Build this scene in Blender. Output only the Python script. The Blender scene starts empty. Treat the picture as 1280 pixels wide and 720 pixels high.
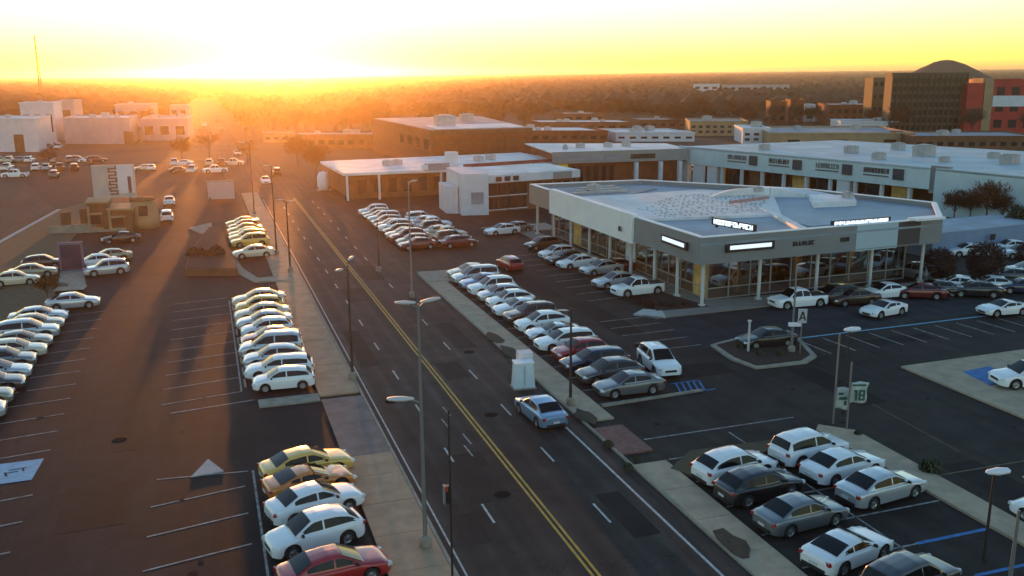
import bpy, bmesh, math, random
from mathutils import Vector, Matrix
R = math.radians
rnd = random.Random(7)
S = bpy.context.scene
COL = S.collection

# ------------------------------------------------------------------ camera
CAM_H, FPX, PITCH, ROLL, YAW = 21.0, 1150.0, R(13.1), R(0.4), R(18.4)
_h = Vector((math.sin(YAW), math.cos(YAW), 0))
_rt = Vector((math.cos(YAW), -math.sin(YAW), 0))
_fw = _h * math.cos(PITCH) + Vector((0, 0, -math.sin(PITCH)))
_up = _h * math.sin(PITCH) + Vector((0, 0, math.cos(PITCH)))
_r2 = _rt * math.cos(ROLL) - _up * math.sin(ROLL)
_u2 = _up * math.cos(ROLL) + _rt * math.sin(ROLL)
cd = bpy.data.cameras.new('camera'); cam = bpy.data.objects.new('camera', cd); COL.objects.link(cam)
cam.matrix_world = Matrix(((_r2.x, _u2.x, -_fw.x, 0), (_r2.y, _u2.y, -_fw.y, 0), (_r2.z, _u2.z, -_fw.z, CAM_H), (0, 0, 0, 1)))
cd.sensor_fit = 'HORIZONTAL'; cd.sensor_width = 36; cd.lens = 36 * FPX / 1280
cd.clip_start = 0.5; cd.clip_end = 60000
S.camera = cam

# ------------------------------------------------------------------ light
SUN_EL, SUN_AZ = R(2.2), YAW - R(14.1)          # azimuth from +Y towards +X
w = bpy.data.worlds.new("World"); S.world = w; w.use_nodes = True
nt = w.node_tree; bg = nt.nodes['Background']
sky = nt.nodes.new('ShaderNodeTexSky'); sky.sky_type = 'NISHITA'; sky.sun_disc = False
sky.sun_elevation = SUN_EL; sky.sun_rotation = SUN_AZ
sky.altitude = 50; sky.air_density = 1.0; sky.dust_density = 0.1; sky.ozone_density = 1.35
nt.links.new(sky.outputs[0], bg.inputs[0]); bg.inputs[1].default_value = 0.15
sl = bpy.data.lights.new('sun', 'SUN'); sun = bpy.data.objects.new('sun', sl); COL.objects.link(sun)
sl.energy = 2.0; sl.angle = R(0.9); sl.color = (1.0, 0.31, 0.045)
sd = Vector((math.sin(SUN_AZ) * math.cos(SUN_EL), math.cos(SUN_AZ) * math.cos(SUN_EL), math.sin(SUN_EL)))
sun.rotation_euler = sd.to_track_quat('Z', 'Y').to_euler()
vs = S.view_settings
vs.view_transform = 'Standard'; vs.look = 'None'; vs.gamma = 1; vs.use_curve_mapping = False
vs.exposure = 1.85
vs.use_white_balance = True; vs.white_balance_temperature = 5450; vs.white_balance_tint = 5   # the camera's daylight balance
HAZE_DENS, HAZE_G = 0.00014, 0.87
S.cycles.max_bounces = 6; S.cycles.volume_bounces = 0; S.cycles.transparent_max_bounces = 8
S.cycles.use_denoising = True

# ------------------------------------------------------------------ helpers
def G(px, py, z=0.0):
    d = _fw + _r2 * ((px - 640) / FPX) + _u2 * ((360 - py) / FPX)
    t = (z - CAM_H) / d.z
    return Vector((d.x * t, d.y * t, z))
def proj(p):
    q = Vector(p) - Vector((0, 0, CAM_H)); dz = q.dot(_fw)
    return 640 + FPX * q.dot(_r2) / dz, 360 - FPX * q.dot(_u2) / dz
def ztop(p, py):
    lo, hi = 0.0, 200.0
    for _ in range(40):
        m = (lo + hi) / 2
        if proj((p[0], p[1], m))[1] > py: lo = m
        else: hi = m
    return lo

MATS = {}

def mat(name, col, rough=0.6, metal=0.0, noise=0.0, scale=2.0, coat=0.0, col2=None, bump=0.0, spec=0.5, emit=None, estr=0):
    if name in MATS: return MATS[name]
    m = bpy.data.materials.new(name); m.use_nodes = True
    n = m.node_tree.nodes; l = m.node_tree.links; b = n['Principled BSDF']
    b.inputs['Base Color'].default_value = (*col, 1); b.inputs['Roughness'].default_value = rough
    b.inputs['Metallic'].default_value = metal; b.inputs['Coat Weight'].default_value = coat
    b.inputs['Coat Roughness'].default_value = 0.04; b.inputs['Specular IOR Level'].default_value = spec
    if noise or col2 or bump:
        tc = n.new('ShaderNodeTexCoord'); nz = n.new('ShaderNodeTexNoise')
        nz.inputs['Scale'].default_value = scale; nz.inputs['Detail'].default_value = 7; nz.inputs['Roughness'].default_value = 0.65
        l.new(tc.outputs['Object'], nz.inputs['Vector'])
        if noise or col2:
            c2 = col2 or tuple(c * (1 - noise) for c in col)
            c1 = col if col2 else tuple(min(1, c * (1 + noise)) for c in col)
            cr = n.new('ShaderNodeValToRGB')
            cr.color_ramp.elements[0].position = .35; cr.color_ramp.elements[1].position = .65
            cr.color_ramp.elements[0].color = (*c2, 1); cr.color_ramp.elements[1].color = (*c1, 1)
            l.new(nz.outputs['Fac'], cr.inputs['Fac']); l.new(cr.outputs[0], b.inputs['Base Color'])
        if bump:
            bp = n.new('ShaderNodeBump'); bp.inputs['Strength'].default_value = bump; bp.inputs['Distance'].default_value = .02
            n2 = n.new('ShaderNodeTexNoise'); n2.inputs['Scale'].default_value = 25; n2.inputs['Detail'].default_value = 4
            l.new(tc.outputs['Object'], n2.inputs['Vector']); l.new(n2.outputs['Fac'], bp.inputs['Height']); l.new(bp.outputs[0], b.inputs['Normal'])
    if ('roof' in name or 'membrane' in name) and b.inputs['Base Color'].is_linked:
        bt = n.new('ShaderNodeTexBrick'); bt.inputs['Scale'].default_value = 1; bt.inputs['Brick Width'].default_value = 12; bt.inputs['Row Height'].default_value = 2.1; bt.inputs['Mortar Size'].default_value = .035
        bt.inputs['Color1'].default_value = (1, 1, 1, 1); bt.inputs['Color2'].default_value = (.93, .93, .93, 1); bt.inputs['Mortar'].default_value = (.62, .62, .64, 1); l.new(tc.outputs['Object'], bt.inputs['Vector'])
        n3 = n.new('ShaderNodeTexNoise'); n3.inputs['Scale'].default_value = .22; n3.inputs['Detail'].default_value = 5; l.new(tc.outputs['Object'], n3.inputs['Vector'])
        r3 = n.new('ShaderNodeValToRGB'); r3.color_ramp.elements[0].position = .40; r3.color_ramp.elements[0].color = (.86, .85, .84, 1); r3.color_ramp.elements[1].position = .56; l.new(n3.outputs['Fac'], r3.inputs[0])
        src = b.inputs['Base Color'].links[0].from_socket
        for q in (bt.outputs['Color'], r3.outputs[0]):
            x = n.new('ShaderNodeMix'); x.data_type = 'RGBA'; x.blend_type = 'MULTIPLY'; x.inputs[0].default_value = 1; l.new(src, x.inputs[6]); l.new(q, x.inputs[7]); src = x.outputs[2]
        l.new(src, b.inputs['Base Color'])
    if emit: b.inputs['Emission Color'].default_value = (*emit, 1); b.inputs['Emission Strength'].default_value = estr
    MATS[name] = m; return m

def asphalt(name, base, seed, line=0.5):
    if name in MATS: return MATS[name]
    m = bpy.data.materials.new(name); m.use_nodes = True
    n = m.node_tree.nodes; l = m.node_tree.links; b = n['Principled BSDF']
    tc = n.new('ShaderNodeTexCoord')
    def noise(sc, det=6, stretch=None):
        z = n.new('ShaderNodeTexNoise'); z.inputs['Scale'].default_value = sc; z.inputs['Detail'].default_value = det
        mp = n.new('ShaderNodeMapping'); mp.inputs['Location'].default_value = (seed * 13.1, seed * 7.7, 0)
        if stretch: mp.inputs['Scale'].default_value = stretch
        l.new(tc.outputs['Object'], mp.inputs[0]); l.new(mp.outputs[0], z.inputs['Vector']); return z.outputs['Fac']
    def ramp(f, p0, c0, p1, c1):
        cr = n.new('ShaderNodeValToRGB'); e = cr.color_ramp.elements
        e[0].position, e[1].position = p0, p1; e[0].color = (c0, c0, c0, 1); e[1].color = (c1, c1, c1, 1); l.new(f, cr.inputs[0]); return cr.outputs[0]
    def mul(a, c):
        x = n.new('ShaderNodeMix'); x.data_type = 'RGBA'; x.blend_type = 'MULTIPLY'; x.inputs[0].default_value = 1
        l.new(a, x.inputs[6]); l.new(c, x.inputs[7]); return x.outputs[2]
    rgb = n.new('ShaderNodeRGB'); rgb.outputs[0].default_value = (*base, 1)
    c = mul(rgb.outputs[0], ramp(noise(0.06, 4), .3, .72, .7, 1.25))
    c = mul(c, ramp(noise(0.5, 8), .35, .8, .65, 1.15))
    c = mul(c, ramp(noise(30, 3), .3, .75, .7, 1.25))
    c = mul(c, ramp(noise(1.0, 5, (1.3, .05, 1)), .35, .84, .65, 1.1))
    vo = n.new('ShaderNodeTexVoronoi'); vo.feature = 'DISTANCE_TO_EDGE'; vo.inputs['Scale'].default_value = .16
    ad = n.new('ShaderNodeVectorMath'); ad.operation = 'ADD'
    nz = n.new('ShaderNodeTexNoise'); nz.inputs['Scale'].default_value = .8; nz.inputs['Detail'].default_value = 5
    l.new(tc.outputs['Object'], nz.inputs['Vector']); sc = n.new('ShaderNodeVectorMath'); sc.operation = 'SCALE'; sc.inputs['Scale'].default_value = 2.4
    l.new(nz.outputs['Color'], sc.inputs[0]); l.new(tc.outputs['Object'], ad.inputs[0]); l.new(sc.outputs[0], ad.inputs[1]); l.new(ad.outputs[0], vo.inputs['Vector'])
    c = mul(c, ramp(vo.outputs['Distance'], 0.0, line, .006, 1.0))
    if name == 'road_asphalt':      # worn wheel tracks in each lane
        sx = n.new('ShaderNodeSeparateXYZ'); l.new(tc.outputs['Object'], sx.inputs[0]); mm = n.new('ShaderNodeMath'); mm.operation = 'MULTIPLY'; mm.inputs[1].default_value = 2 * math.pi / 1.32; l.new(sx.outputs[0], mm.inputs[0])
        sn = n.new('ShaderNodeMath'); sn.operation = 'SINE'; l.new(mm.outputs[0], sn.inputs[0]); c = mul(c, ramp(sn.outputs[0], .0, .90, 1.0, 1.16))
    l.new(c, b.inputs['Base Color'])
    b.inputs['Roughness'].default_value = .78; b.inputs['Specular IOR Level'].default_value = .12
    bp = n.new('ShaderNodeBump'); bp.inputs['Strength'].default_value = .25; bp.inputs['Distance'].default_value = .01
    l.new(noise(40, 3), bp.inputs['Height']); l.new(bp.outputs[0], b.inputs['Normal'])
    MATS[name] = m; return m

def tag(o, label=None, cat=None, group=None, kind=None):
    if label: o['label'] = label
    if cat: o['category'] = cat
    if group: o['group'] = group
    if kind: o['kind'] = kind
    return o
def link(o, parent=None):
    COL.objects.link(o)
    if parent: o.parent = parent
    return o
def empty(name, loc=(0, 0, 0), rz=0):
    o = bpy.data.objects.new(name, None); o.location = loc; o.rotation_euler = (0, 0, rz); o.empty_display_size = .3
    return link(o)
class MB:
    def __init__(s): s.v = []; s.f = []; s.m = []; s.sm = []
    def add(s, vs, fs, mi=0, sm=False):
        k = len(s.v); s.v += [tuple(v) for v in vs]; s.f += [tuple(i + k for i in f) for f in fs]
        s.m += [mi] * len(fs); s.sm += [sm] * len(fs); return s
    def box(s, c, d, rz=0, mi=0, taper=1.0):
        x, y, z = d[0] / 2, d[1] / 2, d[2] / 2; ca, sa = math.cos(rz), math.sin(rz); vs = []
        for k, (i, j, q) in enumerate([(-1, -1, -1), (1, -1, -1), (1, 1, -1), (-1, 1, -1), (-1, -1, 1), (1, -1, 1), (1, 1, 1), (-1, 1, 1)]):
            t = taper if q > 0 else 1; a, b_ = i * x * t, j * y * t
            vs.append((c[0] + a * ca - b_ * sa, c[1] + a * sa + b_ * ca, c[2] + q * z))
        return s.add(vs, [(0, 3, 2, 1), (4, 5, 6, 7), (0, 1, 5, 4), (1, 2, 6, 5), (2, 3, 7, 6), (3, 0, 4, 7)], mi)
    def prism(s, poly, z0, z1, mi=0, mtop=None):
        poly = [(p[0], p[1]) for p in poly]
        ar = sum(poly[i][0] * poly[(i + 1) % len(poly)][1] - poly[(i + 1) % len(poly)][0] * poly[i][1] for i in range(len(poly)))
        if ar < 0: poly = poly[::-1]
        n = len(poly); vs = [(x, y, z0) for x, y in poly] + [(x, y, z1) for x, y in poly]
        s.add(vs, [tuple(range(n, 2 * n))], mi if mtop is None else mtop)
        k = len(s.v) - 2 * n
        s.f += [tuple(k + i for i in (a, (a + 1) % n, (a + 1) % n + n, a + n)) for a in range(n)]; s.m += [mi] * n; s.sm += [False] * n
        s.f.append(tuple(k + i for i in reversed(range(n)))); s.m.append(mi); s.sm.append(False)
        return s
    def sheet(s, poly, z, mi=0):
        poly = [(p[0], p[1]) for p in poly]
        ar = sum(poly[i][0] * poly[(i + 1) % len(poly)][1] - poly[(i + 1) % len(poly)][0] * poly[i][1] for i in range(len(poly)))
        if ar < 0: poly = poly[::-1]
        return s.add([(x, y, z) for x, y in poly], [tuple(range(len(poly)))], mi)
    def tube(s, a, b, r0, r1=None, n=8, mi=0, cap=True):
        a, b = Vector(a), Vector(b); r1 = r0 if r1 is None else r1; d = (b - a).normalized()
        u = d.orthogonal().normalized(); v = d.cross(u); vs = []
        for p, r in ((a, r0), (b, r1)):
            for i in range(n):
                t = 2 * math.pi * i / n; vs.append(p + u * (r * math.cos(t)) + v * (r * math.sin(t)))
        fs = [(i, (i + 1) % n, (i + 1) % n + n, i + n) for i in range(n)]
        s.add(vs, fs, mi, True)
        if cap: s.add(vs[:n], [tuple(reversed(range(n)))], mi); s.add(vs[n:], [tuple(range(n))], mi)
        return s
    def lathe(s, prof, n=16, mi=0, axis='Z', c=(0, 0, 0)):
        vs = []
        for r, h in prof:
            for i in range(n):
                t = 2 * math.pi * i / n; x, y = r * math.cos(t), r * math.sin(t)
                vs.append((c[0] + x, c[1] + y, c[2] + h) if axis == 'Z' else (c[0] + x, c[1] + h, c[2] - y))
        fs = [(j * n + i, j * n + (i + 1) % n, (j + 1) * n + (i + 1) % n, (j + 1) * n + i) for j in range(len(prof) - 1) for i in range(n)]
        return s.add(vs, fs, mi, True)
    def mesh(s, name, mats):
        me = bpy.data.meshes.new(name); me.from_pydata(s.v, [], s.f)
        for m in (mats if isinstance(mats, (list, tuple)) else [mats]): me.materials.append(m)
        me.polygons.foreach_set('material_index', s.m); me.polygons.foreach_set('use_smooth', s.sm); me.update(); return me
    def obj(s, name, mats, parent=None, loc=(0, 0, 0), rz=0):
        o = bpy.data.objects.new(name, s.mesh(name, mats)); o.location = loc; o.rotation_euler = (0, 0, rz)
        return link(o, parent)
def copy_tree(o, parent=None, depth=0):
    c = o.copy(); COL.objects.link(c)
    c.parent = parent
    if parent: c.matrix_parent_inverse = o.matrix_parent_inverse
    for ch in KIDS.get(o.name, []): copy_tree(ch, c, depth + 1)
    return c
KIDS = {}
def reg(root):
    KIDS[root.name] = list(root.children)
    for c in root.children: reg(c)
def struct(name, mb, m): return tag(mb.obj(name, m), kind='structure')
def clampc(c, k): return tuple(max(0, min(1, x * k)) for x in c)

# ------------------------------------------------------------------ materials
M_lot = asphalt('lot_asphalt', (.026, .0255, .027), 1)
M_side = asphalt('side_street_asphalt', (.05, .042, .038), 6, .7)
M_road = asphalt('road_asphalt', (.062, .053, .048), 2, .6)
M_lotR = asphalt('dark_sealed_asphalt', (.042, .036, .031), 3, .6)
M_terrain = mat('dry_ground', (.075, .045, .022), .95, noise=.4, scale=.02, col2=(.04, .035, .015))
M_conc = mat('pavement_concrete', (.50, .39, .27), .9, col2=(.36, .285, .20), scale=.8, bump=.2)
M_concd = mat('kerb_concrete', (.32, .28, .22), .9, noise=.2, scale=1.5, bump=.2)
M_brickpave = mat('red_paver', (.20, .10, .08), .9, noise=.2, scale=3)
M_white = mat('white_road_paint', (.62, .61, .58), .7, col2=(.32, .31, .30), scale=3)
M_wornwhite = mat('worn_white_paint', (.42, .41, .39), .75, col2=(.12, .115, .11), scale=2.2)
M_yellow = mat('yellow_road_paint', (.62, .37, .03), .7, col2=(.38, .23, .03), scale=2)
M_bluep = mat('blue_paint', (.05, .16, .42), .7, noise=.3, scale=2)
M_lbluep = mat('light_blue_paint', (.20, .42, .60), .7, noise=.15, scale=2)
M_grass = mat('dry_winter_grass', (.11, .085, .045), .95, col2=(.07, .065, .03), scale=1.2, bump=.5)
M_mulch = mat('mulch', (.04, .02, .012), .95, noise=.4, scale=4, bump=.6)
M_wroof = mat('white_roof_membrane', (.84, .85, .86), .6, noise=.10, scale=.25)
M_groof = mat('grey_roof_membrane', (.30, .33, .38), .7, noise=.18, scale=.3)
M_broof = mat('blue_grey_roof_membrane', (.33, .39, .47), .6, noise=.12, scale=.2)
M_bwall = mat('pale_blue_panel', (.54, .66, .71), .6, noise=.08, scale=.3)
M_wwall = mat('white_stucco', (.66, .68, .72), .8, noise=.08, scale=.5)
M_gfas = mat('grey_metal_fascia', (.27, .29, .31), .45, metal=.3, noise=.06, scale=.5)
M_wfas = mat('white_metal_fascia', (.92, .90, .87), .5, metal=0, noise=.05, scale=.5)
M_brick = mat('red_brown_brick', (.22, .075, .03), .9, noise=.2, scale=1)
M_brown = mat('brown_stucco', (.18, .09, .045), .9, noise=.2, scale=.6)
M_tan = mat('tan_stucco', (.38, .27, .15), .9, noise=.15, scale=.3)
M_red = mat('red_cladding', (.40, .035, .025), .7, noise=.15, scale=.3)
M_col = mat('white_column', (.60, .60, .58), .5)
M_dark = mat('dark_metal', (.03, .03, .032), .5, metal=.4)
M_pole = mat('bronze_pole', (.06, .05, .042), .5, metal=.5)
M_lamphead = mat('pale_lamp_housing', (.62, .60, .57), .45)
M_gal = mat('galvanised_pole', (.26, .26, .26), .45, metal=.5)
M_signw = mat('white_sign_face', (.85, .86, .88), .4)
M_litw = mat('lit_white_sign_letters', (.9, .9, .9), .4, emit=(1, 1, 1), estr=.22)
M_signb = mat('black_sign_board', (.02, .02, .022), .4)
M_signy = mat('yellow_sign', (.85, .50, .02), .5)
M_win = mat('dark_window_glass', (.02, .025, .03), .08, spec=.8)
M_roofunit = mat('roof_unit_metal', (.45, .46, .47), .5, metal=.4, noise=.15)
M_bark = mat('bark', (.09, .06, .045), .9, noise=.3, scale=4)
M_twig = [mat('bare_twigs_' + n_, c, .9, noise=.35, scale=.6) for n_, c in (('brown', (.09, .045, .022)), ('russet', (.13, .05, .018)), ('grey', (.10, .07, .045)), ('olive', (.06, .065, .03)))]
M_bush = mat('dark_russet_foliage', (.05, .024, .017), .9, noise=.4, scale=2)
M_inty = mat('interior_yellow_wall', (.62, .40, .12), .8, noise=.3, scale=.8)
M_into = mat('interior_floor', (.18, .13, .10), .5, noise=.2)
M_intglow = mat('added_interior_glow', (1, .8, .5), .5, emit=(1, .62, .28), estr=5)  # added warm glow to brighten the showroom interior, not real fittings

def glass_mat(name, tint=(.75, .8, .8), refl=.35):
    m = bpy.data.materials.new(name); m.use_nodes = True; n = m.node_tree.nodes; l = m.node_tree.links
    n.remove(n['Principled BSDF']); t = n.new('ShaderNodeBsdfTransparent'); t.inputs[0].default_value = (*tint, 1)
    g = n.new('ShaderNodeBsdfGlossy'); g.inputs['Roughness'].default_value = .03; g.inputs[0].default_value = (.8, .85, .9, 1)
    x = n.new('ShaderNodeMixShader'); x.inputs[0].default_value = refl
    l.new(t.outputs[0], x.inputs[1]); l.new(g.outputs[0], x.inputs[2]); l.new(x.outputs[0], n['Material Output'].inputs[0]); return m
M_glass = glass_mat('showroom_glass', (.5, .55, .52), .22)

# ------------------------------------------------------------------ ground
mb = MB(); E = 11000
N = 40
vs = []; fs = []
def terr(x, y):
    d = math.hypot(x, y)
    k = max(0, (d - 1200) / 9000)
    side = (x * math.cos(YAW) - y * math.sin(YAW)) / max(d, 1)
    return -0.012 - 0.0 * k + (k * 34 * max(0, side + .12))
ring = [0, 60, 150, 300, 600, 1000, 1500, 2100, 2900, 3900, 5200, 7000, 9000, 11000]
for r_ in ring[1:]:
    for i in range(96):
        t = 2 * math.pi * i / 96; vs.append((r_ * math.sin(t), r_ * math.cos(t), terr(r_ * math.sin(t), r_ * math.cos(t))))
vs.append((0, 0, -.012)); c0 = len(vs) - 1
for i in range(96):
    fs.append((c0, (i + 1) % 96, i))
    for j in range(len(ring) - 2):
        a = j * 96; fs.append((a + i, a + (i + 1) % 96, a + 96 + (i + 1) % 96, a + 96 + i))
mb.add(vs, fs); struct('ground', mb, M_terrain)

Z1 = .004
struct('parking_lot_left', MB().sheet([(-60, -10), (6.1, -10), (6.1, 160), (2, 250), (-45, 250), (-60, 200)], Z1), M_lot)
struct('parking_lot_right', MB().sheet([(20.9, -10), (150, -10), (150, 160), (95, 185), (23, 185), (20.9, 160)], Z1), M_lotR)
# the main road with a slight bend far away, and its continuation
def rc(v):  # centreline u and half width
    t = max(0, min(1, (v - 165) / 130)); t = t * t * (3 - 2 * t)
    return 14.95 - 10.1 * t
mb = MB(); rv = [-15, 0, 40, 80, 120, 160] + [160 + 12 * i for i in range(1, 14)] + [420, 600, 900, 1500]
vs = []
for v in rv: vs += [(rc(v) - 6.0, v, 2 * Z1 + (0.02 if v > 600 else 0)), (rc(v) + 6.0, v, 2 * Z1 + (0.02 if v > 600 else 0))]
mb.add(vs, [(2 * i, 2 * i + 1, 2 * i + 3, 2 * i + 2) for i in range(len(rv) - 1)])
struct('main_road', mb, M_road)
struct('cross_street', MB().sheet([(-90, 255), (rc(290) - 6, 292), (rc(300) - 6, 303), (-95, 268)], 2 * Z1), M_side)
struct('side_street', MB().sheet([(-27.5, 125), (-23.6, 165), (-45, 250), (-75, 250), (-60, 130)], 2 * Z1), M_side)
struct('service_lane_right', MB().sheet([(35.2, 60.9), (70, 62.2), (95, 66), (95, 72.2), (70, 70.4), (36, 69.6)], 2 * Z1), asphalt('blue_grey_lane', (.042, .043, .048), 5, .7))

# pavements (raised) -- slabs with expansion joints
def pavement(name, u0, u1, v0, v1, m, step=3.4, gaps=()):
    mb = MB(); v = v0
    while v < v1:
        e = min(v + step - .035, v1)
        if not any(a < (v + e) / 2 < b for a, b in gaps): mb.prism([(u0, v), (u1, v), (u1, e), (u0, e)], 0, .12 + rnd.uniform(-.006, .006))
        v += step
    return struct(name, mb, m)
pavement('pavement_left', 6.15, 8.82, -12, 175, M_conc, gaps=((48.5, 58.5),))
bpy.data.objects['pavement_left'].data.materials[0] = mat('sun_tinted_pavement', (.52, .34, .21), .9, col2=(.38, .25, .155), scale=.8, bump=.2)  # warmer copy of the concrete, low sunlight put into its colour
struct('kerb_left', MB().box((8.92, 81, .065), (.16, 188, .13)), M_concd)
struct('driveway_left', MB().sheet([(1.6, 48.9), (8.8, 48.9), (8.8, 58.6), (1.6, 58.6)], 2 * Z1), M_lot)
struct('driveway_apron_left', MB().sheet([(6.15, 48.6), (8.82, 48.6), (8.82, 58.6), (6.15, 58.6)], .130), mat('driveway_concrete', (.22, .165, .145), .9, noise=.2, scale=.7, bump=.2))
struct('pavement_crossing', MB().prism([(2.2, 58.6), (6.1, 58.6), (6.1, 60.0), (2.2, 60.0)], 0, .125), M_concd)
pavement('pavement_right', 21.06, 23.0, -12, 95.5, M_conc, gaps=((43.9, 48.0),))
struct('kerb_right', MB().box((20.98, 41.7, .065), (.14, 107.4, .13)), M_concd)
struct('paver_apron_right', MB().prism([(21.06, 43.9), (23, 43.9), (23, 48.0), (21.06, 48.0)], 0, .12), M_brickpave)
# planting pockets in the right pavement strip
rq = random.Random(2)
for cx_, cy_, ry_ in ((21.5, 33, 1.5), (21.35, 64.4, 2.0), (21.3, 68.5, 1.7), (21.4, 49.9, 1.3)):
    pts = [(cx_ + .55 * math.cos(t * .5236) * rq.uniform(.75, 1.2), cy_ + ry_ * math.sin(t * .5236) * rq.uniform(.75, 1.2)) for t in range(12)]
    struct('planting_strip', MB().prism(pts, 0, .17), mat('olive_soil', (.05, .045, .028), .95, noise=.3, scale=3, bump=.5))
struct('verge_strip', MB().prism([(21.06, 90.8), (25.5, 90.3), (25.6, 95.6), (21.06, 96)], 0, .16), M_concd)

# markings --------------------------------------------------
Zm = 3 * Z1
mb = MB()
for du in (-.14, .14): mb.box((14.6 + du, 75, Zm), (.13, 180, .002))
struct('centre_line', mb, M_yellow)
mb = MB()
for u in (11.9, 17.18):
    v = 30.4 if u > 15 else 32.2
    while v < 160: mb.box((u, v, Zm), (.12, 2.1, .002)); v += 7.55
struct('lane_dashes', mb, M_white)
struct('edge_line', MB().box((19.7, 24, Zm), (.14, 50, .002)).box((9.35, 75, Zm), (.09, 180, .002)), M_white)
mb = MB()
for q in [(13.1, 47.5), (13.5, 49.2), (12.9, 52), (13.5, 54)]: mb.box((q[0], q[1], Zm), (.10, 1.7, .002), rz=.03)
struct('turn_lane_marks', mb, M_wornwhite)
mb = MB()
def bar(a, b, wd=.11):
    a, b = Vector(a[:2]), Vector(b[:2]); d = b - a
    mb.box(((a.x + b.x) / 2, (a.y + b.y) / 2, 2 * Z1 + .001), (d.length, wd, .002), rz=math.atan2(d.y, d.x))
for k in range(14):                                   # left bay of the left lot, empty stalls
    v = 40.46 + 3.22 * k if k < 3 else 62.4 + 3.2 * (k - 3)
    if v > 92: break
    bar((-3.9 + .02 * k, v - .95), (.75 if k < 3 else 1.2, v), .12)
bar((-3.7, 49.3), (1.0, 48.8)); bar((-3.3, 59.6), (2.0, 60.4), .14)
for k in range(22):
    v = 24.5 + 3.09 * k
    if abs(v - 52.3) < 1.6: continue
    bar((-14.2, v - .5), (-9.7, v + .25), .12)
bar((1.25, 62.4), (1.3, 90), .12); bar((1.25, 30), (1.25, 48.8), .12)
struct('stall_lines_left', mb, M_wornwhite)
mb = MB()
for k in range(5): bar((23.3, 33.45 + 3.05 * k), (33.7, 33.6 + 3.05 * k), .12)
bar((23.3, 30.35), (33.7, 30.5)); bar((23.3, 27.3), (33.7, 27.4)); bar((28.6, 28), (28.6, 45), .1)
for k in range(15): bar((23.2, 52.0 + 2.75 * k), (28.6, 52.2 + 2.75 * k), .11)
for k in range(9): bar((33.6 + .0 * k, 78 + 2.9 * k), (39.6, 78.6 + 2.9 * k), .11)
for k in range(13): bar((44.2 + 2.25 * k, 60.0), (44.4 + 2.25 * k, 56.2), .13)
for k in range(5): bar((31.5, 61.5 + 2.3 * k), (36.3, 61.7 + 2.3 * k), .10)
struct('stall_lines_right', mb, M_wornwhite)
mb = MB(); bar((42.7, 60.55), (90, 61.6), .22); struct('lane_edge_line', mb, M_lbluep)
mb = MB(); bar((34.5, 36.0), (46, 35.9), .10); bar(G(1090, 505), G(1200, 565), .06); struct('yellow_lot_lines', mb, mat('faded_yellow_paint', (.20, .15, .05), .8, col2=(.08, .07, .05), scale=2))
mb = MB(); mb.box((31.6, 30.47, .013), (4.2, .22, .002), rz=.01); mb.box((31.6, 27.4, .013), (3.4, .2, .002)); struct('blue_stall_marks', mb, M_bluep)
struct('accessible_stall_pad', MB().sheet([(-14, 51.4), (-10.05, 51.5), (-9.85, 54.4), (-14, 54.3)], .014), M_lbluep)
mb = MB()       # wheelchair mark in dark strokes
for c, d, a in (((-11.2, 52.9), (.55, .12), .2), ((-11.5, 52.7), (.12, .6), .3), ((-11.0, 53.3), (.9, .1), .15), ((-10.7, 53.1), (.1, .5), .2)): mb.box((*c, .018), (*d, .002), rz=a)
struct('accessible_mark', mb, M_lotR)
struct('concrete_triangle', MB().prism([(-1.95, 48.95), (-.25, 49.1), (-1.05, 51.1)], 0, .07), mat('pale_concrete', (.42, .41, .40), .9, noise=.1))
mb = MB()       # hatched end of the kerbside row
for k in range(5): bar((29.2 + .45 * k, 51.9), (29.9 + .45 * k, 54.0), .14)
bar((29.0, 51.8), (31.9, 52.1), .14); bar((29.4, 54), (31.7, 54.1), .12)
struct('hatched_bay', mb, M_bluep)

for k in range(9):
    o = MB().box((0, 0, .07), (.16, 1.7, .14), taper=.85).obj('wheel_stop', M_concd, None, (1.55, 64.0 + 2.78 * k, .012)); tag(o, 'worn concrete wheel stop at the head of the sunlit row', 'wheel stop', 'wheel stops of the sunlit row')
rp = random.Random(31)
def blob(cx, cy, rx, ry, n=14, jit=.25):
    return [(cx + rx * math.cos(2 * math.pi * i / n) * (1 + rp.uniform(-jit, jit)), cy + ry * math.sin(2 * math.pi * i / n) * (1 + rp.uniform(-jit, jit))) for i in range(n)]
mb = MB()
for u, v, a, b_ in ((12.6, 44, 1.1, 3.2), (16.0, 62, .9, 2.0), (18.6, 71, .8, 4), (10.6, 70, .7, 5), (13.2, 88, 1.2, 3), (18.3, 37.5, .7, 2.4), (16.2, 98, 1, 4), (10.7, 38.5, .6, 1.6)): mb.sheet([(u - a, v - b_), (u + a, v - b_ + .05), (u + a - .03, v + b_), (u - a + .04, v + b_ - .04)], 2 * Z1 + .002)
struct('road_patches', mb, asphalt('patched_asphalt', (.030, .027, .025), 9, .8))
mb = MB()
for u, v, a, b_ in ((-6.5, 47, 1.6, 2.6), (-5.5, 60, .8, 6), (33, 56, 2.2, 1.4), (40, 50, 1.1, 4), (32.5, 72, 1.2, 6), (52, 57.5, 3, .8), (31, 85, 1, 5), (-6, 110, 2, 6), (38, 34, 1.2, 3)): mb.sheet([(u - a, v - b_), (u + a, v - b_ + .1), (u + a, v + b_), (u - a, v + b_)], Z1 + .003)
struct('lot_patches', mb, asphalt('patched_lot_asphalt', (.022, .019, .018), 8, .8))
mb = MB()
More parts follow.
